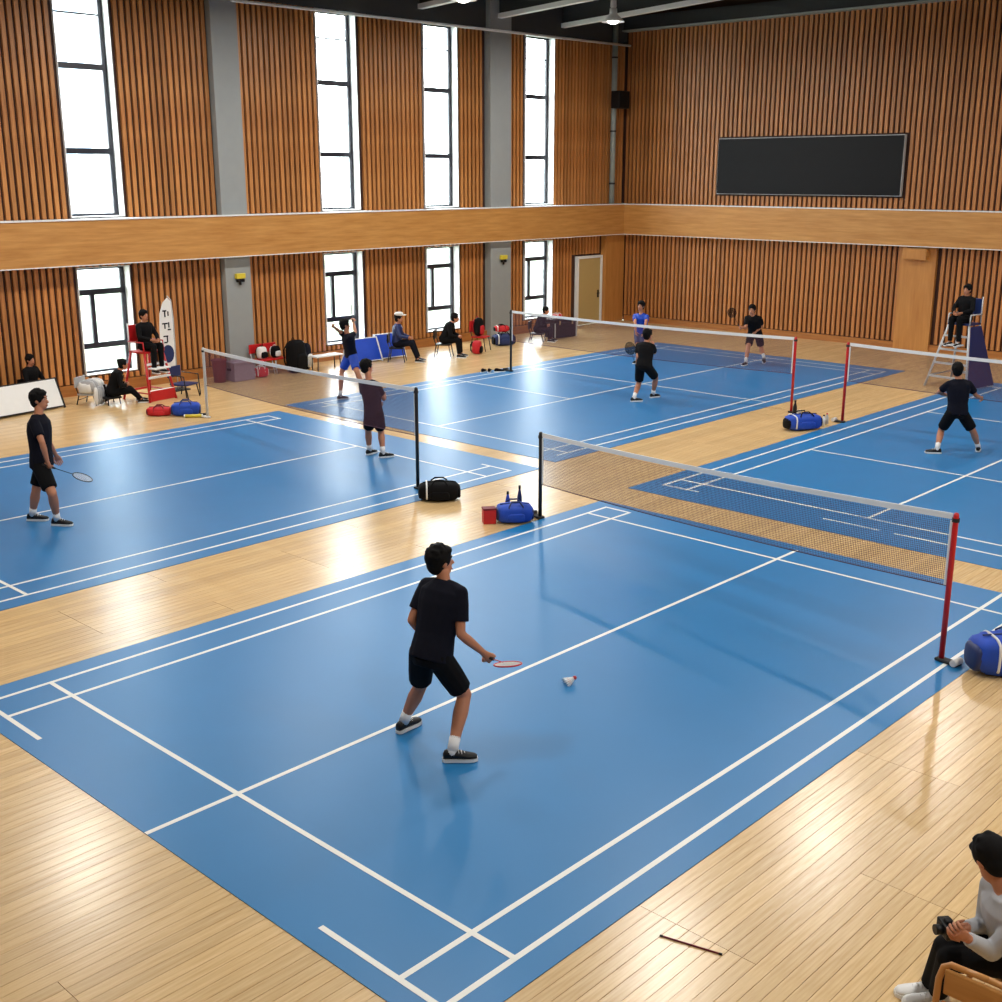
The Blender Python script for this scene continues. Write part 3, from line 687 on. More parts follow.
# ---------------------------------------------------------------- seated people
def seated(h, sz, lean=0.12, reach=0.44, foot_z=0.09, wl=(0.34, 0.10, 0.16), wr=(0.34, -0.10, 0.16), spread=0.13, tuck=0.05):
    """joints facing +X, hips above the seat height sz"""
    s = h/1.76; J = {}
    P = Vector((0, 0, sz+0.10*s)); d = Vector((math.sin(lean), 0, math.cos(lean))); N = P+d*0.53*s
    J['pelvis'], J['neck'], J['head'] = P, N, N+Vector((math.sin(lean*1.2+0.15), 0, math.cos(lean*1.2+0.15)))*0.155*s
    for k, y in (('L', 1), ('R', -1)):
        J['sh'+k] = N-d*0.07*s+Vector((0, y*0.165*s, 0)); J['hip'+k] = P+Vector((0, y*0.09*s, 0))
        J['kn'+k] = P+Vector((reach*0.95*s, y*spread*s, 0.02)); J['an'+k] = Vector((reach*0.95*s+tuck, y*(spread+0.01)*s, foot_z))
        w = wl if k == 'L' else wr
        W = P+Vector(w)*s; S = J['sh'+k]; mid = (S+W)/2; L = (W-S).length/2; a = 0.275*s
        J['el'+k] = mid+Vector((-0.35, y*0.75, -0.55)).normalized()*math.sqrt(max(0.0, a*a-L*L)); J['wr'+k] = W
    return J
SEAT = 'people along the walls'
def sit(label, x, y, z, rz, h, sz, **kw):
    pk = {k: kw.pop(k) for k in ('lean', 'reach', 'foot_z', 'wl', 'wr', 'spread', 'tuck') if k in kw}
    kw.setdefault('shirt', 'black_cloth'); kw.setdefault('shorts', 'black_cloth'); kw.setdefault('group', SEAT); kw.setdefault('ground', 0.001)
    return person(label, (x, y), h, 0, seated(h, sz, **pk), rz=math.radians(rz), z=z, long_legs=kw.pop('long_legs', True), long_arms=kw.pop('long_arms', True), voxel=0.016, **kw)

# ---------------------------------------------------------------- small builders
def sup(mb, c, rx, ry, rz, e=0.45, n=20, m=10, M=None, wob=0.0, seed=1):
    """rounded soft volume (superellipsoid)"""
    rnd = random.Random(seed); c = Vector(c); vs = []; fs = []
    sg = lambda v: math.copysign(abs(v)**e, v)
    for i in range(m+1):
        th = -PI/2+PI*i/m
        for j in range(n):
            a = 2*PI*j/n
            v = Vector((rx*sg(math.cos(th))*sg(math.cos(a)), ry*sg(math.cos(th))*sg(math.sin(a)), rz*sg(math.sin(th))))*(1+rnd.uniform(-wob, wob) if 0 < i < m else 1)
            vs.append(c+((M @ v) if M else v))
    for i in range(m):
        for j in range(n): fs.append((i*n+j, i*n+(j+1) % n, (i+1)*n+(j+1) % n, (i+1)*n+j))
    return mb.add(vs, fs, True)
def duffel(label, loc, rz, L, W, Hh, m, trim='black_cloth', seed=1, cat='bag', group='bags beside the courts', flash=True):
    t = thing('sports_bag', label, cat, (loc[0], loc[1], loc[2] if len(loc) > 2 else 0.001), math.radians(rz), group)
    b = sup(MB(), (0, 0, Hh/2), L/2, W/2, Hh/2, 0.55, 24, 12, wob=0.025, seed=seed).build('body', m, t)
    MB().tube([(-L*0.40, 0, Hh*0.985), (-L*0.2, 0, Hh*1.002), (0, 0, Hh*1.006), (L*0.2, 0, Hh*1.002), (L*0.40, 0, Hh*0.985)], 0.008, 6).build('zip', trim, b)
    for y in (-1, 1):
        pts = [(-L*0.2, y*W*0.48, Hh*0.45), (-L*0.19, y*W*0.40, Hh*0.95), (-L*0.10, y*W*0.22, Hh*1.16), (L*0.10, y*W*0.22, Hh*1.16), (L*0.19, y*W*0.40, Hh*0.95), (L*0.2, y*W*0.48, Hh*0.45)]
        MB().tube(pts, 0.012, 6).build('handle', trim, t)
    for x in (-1, 1): sup(MB(), (x*L*0.455, 0, Hh*0.45), L*0.06, W*0.36, Hh*0.34, 0.6, 14, 8).build('end_pocket', trim, t)
    sup(MB(), (0, -W*0.47, Hh*0.36), L*0.24, W*0.07, Hh*0.24, 0.5, 14, 8).build('side_pocket', m, t)
    if flash: 
        sg = lambda v: math.copysign(abs(v)**0.55, v)
        MB().tube([(-L*0.31, W*0.478*sg(math.cos(a)), Hh*(0.5+0.478*sg(math.sin(a)))) for a in [-0.5+(PI+1.0)*i/20 for i in range(21)]], 0.014, 6).build('trim_band', 'white_cloth', t)
    return t
def backpack(label, loc, rz, W, D, Hh, m, trim='black_cloth', seed=3, group='bags along the window wall', z=0.001):
    t = thing('backpack', label, 'backpack', (loc[0], loc[1], z), math.radians(rz), group)
    sup(MB(), (0, 0, Hh*0.5), D/2, W/2, Hh*0.5, 0.6, 20, 12, wob=0.02, seed=seed).build('body', m, t)
    sup(MB(), (D*0.48, 0, Hh*0.34), D*0.16, W*0.38, Hh*0.26, 0.55, 16, 8).build('front_pocket', trim, t)
    for y in (-1, 1): MB().tube([(-D*0.4, y*W*0.22, Hh*0.92), (-D*0.66, y*W*0.26, Hh*0.7), (-D*0.62, y*W*0.3, Hh*0.35), (-D*0.42, y*W*0.3, Hh*0.12)], 0.018, 6).build('strap', trim, t)
    MB().tube([(-D*0.2, -0.05, Hh*0.96), (-D*0.2, -0.035, Hh*1.06), (-D*0.2, 0.035, Hh*1.06), (-D*0.2, 0.05, Hh*0.96)], 0.008, 6).build('grab_loop', trim, t)
    MB().tube([(D*0.42, -W*0.3, Hh*0.66), (D*0.40, 0, Hh*0.80), (D*0.42, W*0.3, Hh*0.66)], 0.007, 5).build('zip', 'grey_cloth', t)
    return t
def chair(label, loc, rz, ms, ml, sz=0.42, w=0.42, back=0.40, group='chairs along the window wall'):
    t = thing('chair', label, 'chair', (loc[0], loc[1], 0), math.radians(rz), group); h = w/2
    MB().bevbox(-h, h, -h, h, sz-0.035, sz, 0.012).build('seat', ms, t)
    MB().bevbox(-h-0.05, -h-0.015, -h, h, sz+0.12, sz+back, 0.012).build('backrest', ms, t)
    for x in (-1, 1):
        for y in (-1, 1):
            top = sz+back*0.6 if x < 0 else sz-0.03
            pts = [(x*(h+0.03), y*(h-0.02), 0.0), (x*(h-0.03), y*(h-0.03), sz-0.04)]
            if x < 0: pts.append((-h-0.055, y*(h-0.03), top))
            MB().tube(pts, 0.013, 6).build('leg', ml, t)
    MB().tube([(-h+0.02, -h+0.03, sz*0.45), (-h+0.02, h-0.03, sz*0.45)], 0.009, 6).build('stretcher', ml, t)
    return t
def a_board(label, loc, rz, L, Hh, m, edge, group):
    """folding barrier board: two leaning panels on feet"""
    t = thing('barrier_board', label, 'barrier', (loc[0], loc[1], 0), math.radians(rz), group); d = 0.24
    for q, nm in ((-1, 'front_panel'), (1, 'rear_panel')):
        a = math.atan2(d, Hh); M = Matrix.Translation((0, q*d, 0.03)) @ Matrix.Rotation(q*a, 4, 'X')
        o = MB().bevbox(-L/2+0.02, L/2-0.02, -0.012, 0.012, 0.02, Hh/math.cos(a)-0.02, 0.006, M).build(nm, m, t)
        fr = MB()
        for x in (-1, 1): fr.box(x*L/2-0.018, x*L/2+0.018, -0.018, 0.018, -0.03, Hh/math.cos(a), M)
        fr.box(-L/2, L/2, -0.016, 0.016, 0.0, 0.02, M); fr.build('edge_frame', edge, o)
    MB().tube([(-L/2, 0, Hh+0.015), (L/2, 0, Hh+0.015)], 0.02, 8).build('hinge', edge, t)
    return t
def bottle(label, loc, m, h=0.24, r=0.034, cap='white_paint', group='drink bottles'):
    t = thing('bottle', label, 'bottle', (loc[0], loc[1], loc[2] if len(loc) > 2 else 0.001), 0, group)
    MB().lathe([(0.001, 0), (r, 0.003), (r, h*0.62), (r*0.5, h*0.82), (r*0.42, h*0.9), (0.001, h*0.9)], 14).build('body', m, t)
    MB().lathe([(0.001, h), (r*0.5, h), (r*0.5, h*0.88), (0.001, h*0.88)], 12).build('cap', cap, t)
    return t
def ladder_chair(label, loc, rz, sz, bw, bd, m_leg, m_seat, m_rung, n_rung, cover=None, panel=None):
    t = thing('umpire_chair', label, 'umpire chair', (loc[0], loc[1], 0), math.radians(rz), 'umpire chairs'); sw, sd = 0.25, 0.22
    for x, nm in ((1, 'front_leg'), (-1, 'rear_leg')):
        for y in (-1, 1): MB().tube([(x*bd, y*bw, 0.0), (x*sd, y*sw, sz)], 0.026, 8).build('leg', m_leg, t)
    for i in range(n_rung):
        q = (i+0.8)/(n_rung+0.6); x = bd+(sd-bd)*q; y = bw+(sw-bw)*q
        MB().box(x-0.035, x+0.035, -y, y, sz*q-0.02, sz*q+0.02).build('rung', m_rung, t)
    for y in (-1, 1): MB().tube([(-bd*0.8, y*bw*0.9, sz*0.18), (bd*0.8, y*bw*0.9, sz*0.18)], 0.016, 6).build('brace', m_leg, t)
    MB().box(-bd*0.9, -bd*0.84, -bw*0.9, bw*0.9, sz*0.16, sz*0.20).build('rear_brace', m_leg, t)
    MB().bevbox(-sd-0.03, sd+0.03, -sw-0.02, sw+0.02, sz, sz+0.04, 0.012).build('seat', m_seat, t)
    MB().bevbox(-sd-0.05, -sd-0.015, -sw, sw, sz+0.22, sz+0.58, 0.012).build('backrest', m_seat, t)
    for y in (-1, 1):
        MB().tube([(-sd-0.03, y*sw, sz+0.02), (-sd-0.03, y*sw, sz+0.62)], 0.016, 6).build('back_post', m_rung, t)
        MB().tube([(-sd-0.03, y*(sw+0.02), sz+0.24), (sd, y*(sw+0.02), sz+0.24), (sd+0.02, y*(sw+0.02), sz+0.02)], 0.016, 6).build('armrest', m_leg, t)
    q = 0.70; x = bd+(sd-bd)*q
    MB().bevbox(x-0.02, x+0.20, -0.22, 0.22, sz*q-0.02, sz*q+0.01, 0.006).build('footrest', m_rung, t)
    if panel:
        y = bw*0.93; MB().box(bd*0.97-0.01, bd*0.97+0.012, -y, y, 0.02, 0.24).build('kick_panel', panel, t)
    if cover:
        vs = [Vector((x_*bd, cover[1]*(bw+0.035), 0.05)) for x_ in (-1, 1)]+[Vector((x_*sd, cover[1]*(sw+0.035), sz-0.02)) for x_ in (1, -1)]
        vs += [v+Vector((0, cover[1]*0.012, 0)) for v in vs]
        MB().add(vs, [(0, 1, 2, 3), (7, 6, 5, 4), (0, 4, 5, 1), (1, 5, 6, 2), (2, 6, 7, 3), (3, 7, 4, 0)]).build('side_cover', cover[0], t)
    return t

# ---------------------------------------------------------------- fixtures on the walls
d1 = bpy.data.objects.new('door_1', None); COL.objects.link(d1); d1.location = (30.22, YW, 0); d1['kind'] = 'structure'
fr = MB(); fr.box(-0.64, -0.56, -0.06, 0.055, 0, 2.19).box(0.56, 0.63, -0.06, 0.055, 0, 2.19).box(-0.56, 0.56, -0.06, 0.055, 2.11, 2.19); fr.build('door_frame', 'white_paint', d1)
lf = MB().bevbox(-0.555, 0.555, -0.02, 0.04, 0.01, 2.105, 0.006).build('door_leaf', 'tan_paint', d1)
MB().tube([(0.34, -0.085, 0.98), (0.46, -0.085, 0.98), (0.46, -0.02, 0.98)], 0.016, 8).build('door_handle', 'black_plastic', lf)
MB().box(0.42, 0.50, -0.03, -0.021, 0.84, 1.08).build('lock_plate', 'black_plastic', lf)

sc = thing('scoreboard_screen', 'large blank black display screen mounted on the end wall', 'screen', (XW-0.07, 17.97, 4.13))
MB().bevbox(-0.05, 0.07, -2.96, 2.96, 0, 1.62, 0.008).build('casing', 'steel_light', sc)
MB().box(-0.062, -0.0505, -2.942, 2.942, 0.018, 1.602).build('display_panel', 'screen_black', sc)

cp = thing('corner_conduit', 'grey vertical pipe in the corner above the wooden band', 'pipe', (31.16, YW-0.12, 3.80))
MB().tube([(0, 0, 0.0), (0, 0, 5.4)], 0.085, 10).build('pipe', 'pipe_grey', cp)
for z in (0.6, 2.2, 4.4): MB().lathe([(0.10, z), (0.10, z+0.05)], 12).build('clamp', 'steel_dark', cp)
sp = thing('loudspeaker', 'black box loudspeaker fixed to the grey corner pipe', 'loudspeaker', (31.1, YW-0.42, 6.70))
MB().bevbox(-0.27, 0.27, -0.16, 0.16, 0, 0.52, 0.02).build('cabinet', 'black_plastic', sp)
MB().bevbox(-0.24, 0.24, -0.175, -0.155, 0.03, 0.49, 0.006).build('grille', 'screen_black', sp)
MB().box(-0.04, 0.04, 0.155, 0.23, 0.2, 0.3).build('bracket', 'steel_dark', sp)
for x, y, lb in ((16.76, YW-0.15, 'small yellow-topped emergency light on the wide grey column'), (25.95, YW-0.20, 'small yellow-topped emergency light on the grey column nearer the corner')):
    e = thing('emergency_light', lb, 'wall light', (x, y, 2.2), 0, 'emergency lights')
    MB().bevbox(-0.13, 0.13, -0.09, -0.001, 0.10, 0.22, 0.01).build('housing', 'yellow', e)
    for q in (-1, 1): MB().lathe([(0.001, 0.0), (0.04, 0.0), (0.045, 0.06), (0.001, 0.08)], 10, Matrix.Translation((q*0.07, -0.05, 0.02))).build('lamp_head', 'black_plastic', e)
    MB().box(-0.02, 0.02, -0.06, -0.02, -0.05, 0.099).build('cable_box', 'black_plastic', e)
ex = thing('wall_box', 'pale wooden box on the flat panel below the band', 'box', (XW-0.06, 14.40, 2.47))
MB().bevbox(-0.20, -0.001, -0.34, 0.34, 0, 0.31, 0.01).build('body', 'band_wood', ex)
MB().box(-0.212, -0.2005, -0.31, 0.31, 0.03, 0.28).build('front_cover', 'panel_wood', ex)

# ---------------------------------------------------------------- along the window wall, left to right
a_board('white barrier board at the left edge, against the window wall', (10.56, 23.58), 9, 2.0, 0.58, 'white_paint', 'black_plastic', 'barrier boards')
chair('black chair hidden behind the white barrier board', (11.22, 24.18), -80, 'black_plastic', 'black_plastic', 0.26, 0.34, 0.3)
sit('person in dark top behind the white barrier board at the left edge', 11.22, 24.16, 0, -70, 1.6, 0.262, reach=0.34, lean=0.05, shirt='black_cloth', tuck=0.0)
chair('low chair under a pale coat, left of the red umpire chair', (12.18, 23.48), -60, 'grey_cloth', 'black_plastic', 0.24, 0.40, 0.34)
sit('person in black sitting low beside a pale coat, below the first window', 12.48, 23.14, 0, -22, 1.62, 0.17, lean=0.42, reach=0.46, hair_kind='bun', tuck=0.18)
st_ = thing('stool', 'low dark stool under the person left of the red umpire chair', 'stool', (12.46, 23.15, 0))
MB().bevbox(-0.17, 0.17, -0.17, 0.17, 0.13, 0.168, 0.01).build('seat', 'black_plastic', st_)
for x in (-1, 1):
    for y in (-1, 1): MB().tube([(x*0.14, y*0.14, 0), (x*0.13, y*0.13, 0.13)], 0.012, 6).build('leg', 'black_plastic', st_)
ct = thing('coat', 'pale grey and white coat heaped over the low chair', 'coat', (12.17, 23.43, 0.243), math.radians(-60))
sup(MB(), (-0.02, 0, 0.13), 0.20, 0.24, 0.13, 0.6, 20, 12, wob=0.06, seed=5).build('body', 'white_cloth', ct)
for y in (-0.17, -0.06, 0.06, 0.17): sup(MB(), (0.03, y, 0.17), 0.19, 0.045, 0.13, 0.8, 12, 8, wob=0.08, seed=int(y*50)).build('fold', 'white_cloth' if y > 0 else 'grey_cloth', ct)
for y in (-0.2, -0.12, -0.03, 0.06, 0.14, 0.21): sup(MB(), (0.235, y, -0.03), 0.045, 0.04, 0.19, 0.8, 12, 8, wob=0.12, seed=int(y*100)).build('fold', ('grey_cloth', 'white_cloth', 'black_cloth')[int(y*100) % 3], ct)
ladder_chair('red umpire chair with white rungs, left of the banner', (13.36, 23.10), -80, 1.02, 0.36, 0.42, 'red_paint', 'red_paint', 'white_paint', 3, panel='red_paint')
sit('umpire in black sitting on the red umpire chair', 13.36, 23.14, 1.06, -80, 1.66, 0.0, lean=0.02, reach=0.42, foot_z=-0.38, tuck=-0.02, spread=0.10)
# feather banner
bn = thing('feather_banner', 'white feather banner with dark lettering behind the red umpire chair', 'banner', (14.02, 23.62, 0))
MB().tube([(0.36, 0, 0.02), (0.36, 0, 1.6), (0.33, 0, 2.02), (0.24, 0, 2.12)], 0.013, 6).build('pole', 'steel_light', bn)
MB().bevbox(0.16, 0.56, -0.2, 0.2, 0.0, 0.03, 0.008).build('base', 'steel_dark', bn)
fl = [(0.34, 0.42), (0.34, 1.6), (0.32, 2.0), (0.24, 2.08), (0.12, 1.98), (0.03, 1.75), (0.0, 1.4), (0.0, 0.46)]
flag = MB().prism(fl, -0.005, 0.005).build('flag', 'white_cloth', bn)
gl = [(0.10, 1.78, 0.10, 0.03), (0.14, 1.66, 0.03, 0.14), (0.22, 1.68, 0.03, 0.10), (0.07, 1.50, 0.14, 0.03), (0.12, 1.40, 0.03, 0.12), (0.20, 1.36, 0.08, 0.03), (0.22, 1.42, 0.03, 0.12), (0.08, 1.22, 0.12, 0.03), (0.16, 1.10, 0.03, 0.14), (0.09, 1.08, 0.08, 0.03)]
for x, z, w, h_ in gl: MB().box(x, x+w, -0.009, -0.0055, z, z+h_).build('letter_stroke', 'navy_cloth', flag)
vs = [(0.17+0.15*math.cos(a), 0.84+0.20*math.sin(a)) for a in [2*PI*i/18 for i in range(18)]]
MB().prism(vs, -0.009, -0.0055).build('emblem', 'blue_dark', flag)
# camp chair and bags by the pale post
cc = chair('dark blue folding chair right of the banner', (14.02, 22.78), -70, 'blue_dark', 'black_plastic', 0.30, 0.44, 0.36)
for y in (-1, 1): MB().tube([(-0.24, y*0.25, 0.5), (0.2, y*0.25, 0.48), (0.24, y*0.24, 0.02)], 0.014, 6).build('armrest', 'black_plastic', cc)
duffel('red bag on the floor beside the pale net post', (12.50, 21.30), -40, 0.50, 0.26, 0.18, 'red_cloth', 'maroon', 4, flash=False)
duffel('bright blue bag on the floor beside the pale net post', (12.88, 20.92), -35, 0.58, 0.32, 0.27, 'blue_cloth', 'blue_dark', 5, flash=False)
yb = thing('shuttle_tube', 'yellow tube lying in front of the blue bag by the pale post', 'tube', (12.84, 20.60, 0.036), math.radians(-40))
MB().tube([(-0.17, 0, 0), (0.17, 0, 0)], 0.034, 12).build('tube_body', 'yellow', yb)
for x in (-1, 1): MB().tube([(x*0.165, 0, 0), (x*0.185, 0, 0)], 0.0355, 12).build('lid', 'white_paint', yb)
# boxes under the first grey column
bx = thing('waste_bin', 'dark maroon bin left of the purple box, seen through the net', 'bin', (15.63, 23.82, 0))
MB().lathe([(0.001, 0), (0.14, 0.0), (0.17, 0.50), (0.18, 0.54), (0.165, 0.54), (0.15, 0.48), (0.13, 0.04), (0.001, 0.03)], 18).build('bin_body', 'maroon', bx)
MB().lathe([(0.172, 0.49), (0.186, 0.50), (0.186, 0.53), (0.178, 0.54)], 18).build('rim', 'maroon', bx)
bx = thing('storage_box', 'pale purple box at the foot of the wide grey column', 'box', (16.15, 23.75, 0))
MB().bevbox(-0.29, 0.29, -0.2, 0.2, 0, 0.40, 0.015).build('box_body', 'purple', bx)
MB().bevbox(-0.31, 0.31, -0.22, 0.22, 0.402, 0.45, 0.012).build('lid', 'purple', bx)
for x in (-1, 1): MB().box(x*0.30-0.012, x*0.30+0.012, -0.07, 0.07, 0.25, 0.30).build('handle', 'black_plastic', bx)
duffel('red and white bag lying right of the purple box', (16.72, 23.72), -15, 0.36, 0.24, 0.24, 'red_cloth', 'white_cloth', 6, group='bags along the window wall')
chair('red chair nearer the wide grey column', (17.05, 24.10), -85, 'red_paint', 'steel_light', 0.36, 0.40, 0.34)
chair('red chair next to the big black backpack', (17.46, 24.10), -85, 'red_paint', 'steel_light', 0.36, 0.40, 0.34)
backpack('small white and black backpack on the red chair by the grey column', (17.04, 24.09), -80, 0.26, 0.18, 0.30, 'white_cloth', 'black_cloth', 8, z=0.363)
backpack('small black and white backpack on the second red chair', (17.45, 24.09), -80, 0.24, 0.18, 0.28, 'black_cloth', 'white_cloth', 9, z=0.363)
backpack('tall round black backpack standing between red chairs and white bench', (17.74, 23.66), -70, 0.58, 0.36, 0.80, 'black_cloth', 'black_cloth', 10)
backpack('black backpack with white trim leaning beside the white bench', (18.18, 23.86), -60, 0.36, 0.26, 0.66, 'navy_cloth', 'white_cloth', 11)
be = thing('bench', 'low white-topped bench right of the black backpacks', 'bench', (18.52, 23.46, 0))
MB().bevbox(-0.42, 0.42, -0.16, 0.16, 0.34, 0.375, 0.008).build('top', 'white_paint', be)
for x in (-1, 1):
    for y in (-1, 1): MB().tube([(x*0.36, y*0.12, 0), (x*0.34, y*0.11, 0.34)], 0.014, 6).build('leg', 'steel_dark', be)
a_board('blue barrier board partly hidden by the player in blue shorts', (19.97, 23.80), -2, 0.95, 0.58, 'blue_board', 'white_paint', 'barrier boards')
a_board('blue barrier board beside the seated person with pale cap', (20.90, 23.86), -4, 0.86, 0.62, 'blue_board', 'white_paint', 'barrier boards')
chair('dark chair under the person at the end of the blue boards', (20.62, 23.16), -50, 'black_plastic', 'steel_dark', 0.38, 0.38, 0.34)
p5 = sit('person in dark blue with pale cap sitting at the end of the blue boards', 20.62, 23.16, 0, -50, 1.66, 0.383, lean=0.06, shirt='blue_dark', shorts='navy_cloth', tuck=0.16)
cap = MB(); sup(cap, (0.07, 0, 1.235), 0.115, 0.10, 0.055, 0.8, 16, 8).bevbox(0.14, 0.26, -0.075, 0.075, 1.20, 1.215, 0.005); cap.build('cap', 'white_cloth', p5)
# group between third window and second column
chair('black chair under the person bent forward by the third window', (22.02, 22.86), -55, 'black_plastic', 'black_plastic', 0.36, 0.40, 0.36)
sit('person in black bent forward on a chair by the third window', 22.02, 22.86, 0, -55, 1.70, 0.363, lean=0.45, wl=(0.42, 0.08, 0.10), wr=(0.42, -0.08, 0.10), tuck=0.04)
chair('red chair right of the person bent forward', (23.55, 22.98), -70, 'red_paint', 'black_plastic', 0.40, 0.40, 0.42)
backpack('black and red backpack standing on the red chair by the second column', (23.52, 23.02), -70, 0.30, 0.22, 0.50, 'black_cloth', 'red_cloth', 12, z=0.403)
backpack('red and black backpack on the floor right of the bent person', (23.02, 22.60), -60, 0.34, 0.24, 0.36, 'red_cloth', 'black_cloth', 13)
duffel('dark blue bag at the foot of the second grey column', (24.72, 23.20), -25, 0.66, 0.34, 0.34, 'blue_dark', 'black_cloth', 14, group='bags along the window wall')
duffel('red bag lying on the dark blue bag by the second column', (24.66, 23.23, 0.40), -30, 0.44, 0.24, 0.17, 'red_cloth', 'black_cloth', 15, group='bags along the window wall')
# group under the last window
chair('black chair under the person by the last window', (26.05, 23.10), -60, 'black_plastic', 'black_plastic', 0.24, 0.38, 0.34)
sit('person in black sitting by the last window near the door', 26.05, 23.10, 0, -60, 1.58, 0.243, lean=0.38, tuck=0.02)
cb = thing('equipment_trunk', 'black equipment trunk on the floor near the door', 'trunk', (27.20, 23.18, 0), math.radians(-8))
MB().bevbox(-0.44, 0.44, -0.22, 0.22, 0.02, 0.46, 0.012).build('trunk_body', 'black_plastic', cb)
MB().bevbox(-0.45, 0.45, -0.23, 0.23, 0.462, 0.56, 0.012).build('lid', 'black_plastic', cb)
for x in (-0.25, 0.25): MB().box(x-0.03, x+0.03, -0.245, -0.231, 0.40, 0.52).build('latch', 'chrome', cb)
for x in (-1, 1): MB().box(x*0.42-0.02, x*0.42+0.02, -0.234, -0.221, 0.03, 0.45).build('corner_trim', 'steel_light', cb)
duffel('red and white bag lying on the black trunk near the door', (27.02, 23.18, 0.562), 10, 0.40, 0.22, 0.15, 'red_cloth', 'white_cloth', 16, group='bags along the window wall')
# shoes by the black post of the back court
for i, (x, y, a) in enumerate(((20.86, 20.28, 20), (20.98, 20.18, 35), (21.14, 20.06, -30))):
    t = thing('sports_shoe', ['black sports shoe left of its pair, by the wall-side post', 'black sports shoe in the middle, by the wall-side post', 'black sports shoe nearest the wall-side net post'][i], 'shoe', (x, y, 0.001), math.radians(a), 'shoes by the net post')
    s_ = MB(); loft(s_, [(Vector((q, 0, 0.02+hh/2)), Vector((0, hw, 0)), Vector((0, 0, hh/2))) for q, hw, hh in ((-0.07, .02, .05), (-0.05, .035, .08), (0.0, .038, .085), (0.07, .045, .06), (0.14, .046, .045), (0.19, .02, .03))], 12); s_.build('upper', 'black_cloth', t)
    MB().bevbox(-0.075, 0.2, -0.042, 0.042, 0.0, 0.022, 0.006).build('sole', 'white_paint', t)

# ---------------------------------------------------------------- beside the courts
duffel('bright blue bag with bottles beside the red box', (11.84, 10.90), -38, 0.52, 0.36, 0.26, 'blue_cloth', 'blue_dark', 21, flash=False)
bottle('dark blue bottle standing behind the blue bag by the black post', (12.12, 11.06), 'blue_dark', 0.44, 0.035, 'black_plastic')
bottle('short blue bottle standing between blue bag and black post', (11.98, 11.16), 'blue_board', 0.36, 0.035, 'black_plastic')
rb = thing('shuttle_box', 'small red box next to the bright blue bag', 'box', (11.53, 11.10, 0.001), math.radians(-35))
MB().bevbox(-0.09, 0.09, -0.07, 0.07, 0, 0.20, 0.006).build('carton', 'red_paint', rb)
MB().bevbox(-0.093, 0.093, -0.073, 0.073, 0.201, 0.225, 0.006).build('lid', 'maroon', rb)
duffel('round black bag on the floor beside the black post of the left court', (11.93, 12.52), -42, 0.62, 0.40, 0.27, 'black_cloth', 'black_cloth', 22)
duffel('blue racket bag between the two red net posts at the back', (20.22, 11.12), -28, 0.74, 0.36, 0.30, 'blue_cloth', 'black_cloth', 23)
bottle('clear bottle right of the blue racket bag', (20.78, 10.98), 'white_paint', 0.22, 0.034, 'black_plastic')
bottle('orange-capped bottle beside the red post of the right court', (20.98, 11.02), 'grey_cloth', 0.22, 0.034, 'red_paint')
bottle('tall black bottle behind the blue racket bag', (21.18, 11.84), 'black_plastic', 0.34, 0.042, 'black_plastic')
duffel('large bright blue bag at the right edge beside the red net post', (11.40, 3.72), -42, 1.05, 0.42, 0.40, 'blue_cloth', 'blue_dark', 24)
sk = thing('shuttlecock', 'red and white shuttlecock lying on the foreground court', 'shuttlecock', (8.16, 6.72, 0.010), 0)
sk.scale = (1.3, 1.3, 1.3)
M = Matrix.Translation((0, 0, 0.040)) @ Matrix.Rotation(math.radians(65), 4, 'Y') @ Matrix.Rotation(0.4, 4, 'X')
MB().ell((0, 0, 0), 0.016, 0.016, 0.016, M, 12, 8).build('cork', 'red_paint', sk)
skt = MB()
for i in range(16):
    a = 2*PI*i/16; b_ = 2*PI*(i+0.8)/16
    vs = [M @ Vector((r*math.cos(q), r*math.sin(q), z)) for r, q, z in ((0.014, a, -0.01), (0.014, b_, -0.01), (0.042, b_+0.1, -0.075), (0.044, (a+b_)/2+0.1, -0.088), (0.042, a+0.1, -0.075))]
    skt.add(vs, [(0, 1, 2, 3, 4)])
skt.build('feather_skirt', 'white_cloth', sk)
MB().lathe([(0.0275, -0.042), (0.0315, -0.052)], 16, M).build('band', 'red_cloth', sk)
rod_thing = thing('stick', 'thin dark red stick lying on the wooden floor in front', 'stick', (5.575, 3.60, 0.007), math.atan2(-0.40, 0.11))
MB().tube([(-0.205, 0, 0), (0.205, 0, 0)], 0.006, 8).build('rod', 'maroon', rod_thing)
for x in (-1, 1): MB().tube([(x*0.185, 0, 0), (x*0.207, 0, 0)], 0.0072, 8).build('end_cap', 'black_plastic', rod_thing)

# blue umpire chair at the right
ladder_chair('tall blue umpire chair at the right behind the far court', (27.0, 10.95), 172, 1.42, 0.52, 0.55, 'steel_light', 'blue_dark', 'steel_light', 4, cover=('blue_dark', 1))
sit('umpire in black jacket on the tall blue umpire chair', 27.0, 10.95, 1.46, 172, 1.66, 0.0, lean=0.0, reach=0.42, foot_z=-0.42, tuck=-0.02, spread=0.10)

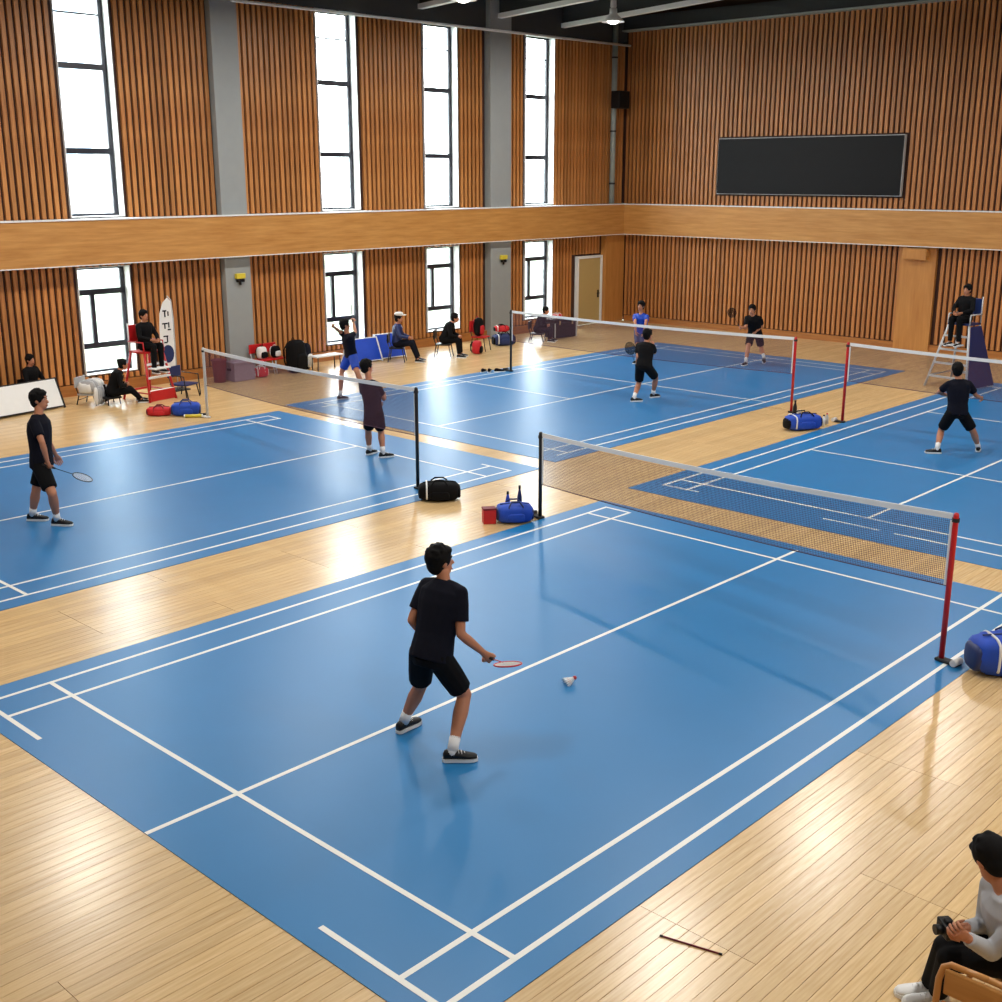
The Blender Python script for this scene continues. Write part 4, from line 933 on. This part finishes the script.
# bottom right corner: chair and camera of the seated person
def wooden_chair(label, loc, rz, sz):
    wc = thing('wooden_chair', label, 'chair', (*loc, 0), math.radians(rz), 'wooden chairs')
    MB().bevbox(-0.22, 0.24, -0.24, 0.24, sz-0.04, sz, 0.015).build('seat', 'band_wood', wc)
    for y in (-1, 1):
        MB().tube([(0.25, y*0.22, 0.0), (0.21, y*0.22, sz-0.04)], 0.018, 8).build('leg', 'panel_wood', wc)
        MB().tube([(-0.29, y*0.235, 0.0), (-0.22, y*0.235, sz-0.02), (-0.25, y*0.235, sz+0.30), (-0.275, y*0.225, sz+0.36), (-0.28, y*0.19, sz+0.385), (-0.28, 0, sz+0.39)], 0.018, 8).build('back_frame', 'panel_wood', wc)
        MB().box(-0.2, 0.2, y*0.225-0.01, y*0.225+0.01, sz-0.09, sz-0.041).build('seat_rail', 'panel_wood', wc)
    MB().bevbox(-0.275, -0.25, -0.21, 0.21, sz+0.22, sz+0.365, 0.008).build('backrest', 'band_wood', wc)
    MB().bevbox(-0.262, -0.24, -0.21, 0.21, sz+0.06, sz+0.18, 0.008).build('lower_slat', 'trim_wood', wc)
wooden_chair('wooden chair under the person in the bottom right corner', (6.32, 1.80), 140, 0.37)
wooden_chair('empty pale wooden chair in the bottom right corner, in front of the seated person', (5.14, 1.72), 182, 0.42)
cm = thing('camera_device', 'small black camera held by the person in the bottom right corner', 'camera', (5.80, 2.10, 0.70), math.radians(140))
MB().bevbox(-0.035, 0.035, -0.065, 0.065, 0, 0.075, 0.008).build('body', 'black_plastic', cm)
MB().tube([(0.03, 0, 0.035), (0.075, 0, 0.035)], 0.028, 14).build('lens', 'black_plastic', cm)
MB().box(-0.0375, -0.0352, -0.04, 0.04, 0.012, 0.062).build('display', 'grey_cloth', cm)
MB().bevbox(-0.02, 0.02, -0.022, 0.022, 0.075, 0.095, 0.005).build('viewfinder', 'black_plastic', cm)

# ---------------------------------------------------------------- outside the windows
MB().box(-30, 80, YW+0.5, 90, -0.4, -0.3).build('ground', 'grass', kind='structure')
bl = thing('apartment_building', 'pale building seen faintly through the tall left window', 'building', (29.0, 52.0, -0.3))
MB().box(-9, 9, 0, 12, 0, 22).build('walls', 'facade', bl)
for i in range(6):
    for k in range(6):
        w_ = MB().box(-8+i*2.8, -8+i*2.8+1.5, -0.05, 0.1, 1.6+k*3.4, 3.4+k*3.4).build('window', 'pane_far', bl)
        MB().box(-8+i*2.8+0.7, -8+i*2.8+0.8, -0.09, -0.051, 1.6+k*3.4, 3.4+k*3.4).build('mullion', 'facade', w_)
    MB().box(-9.05, 9.05, -0.12, -0.001, 0.4+i*3.4, 0.7+i*3.4).build('floor_band', 'white_paint', bl)
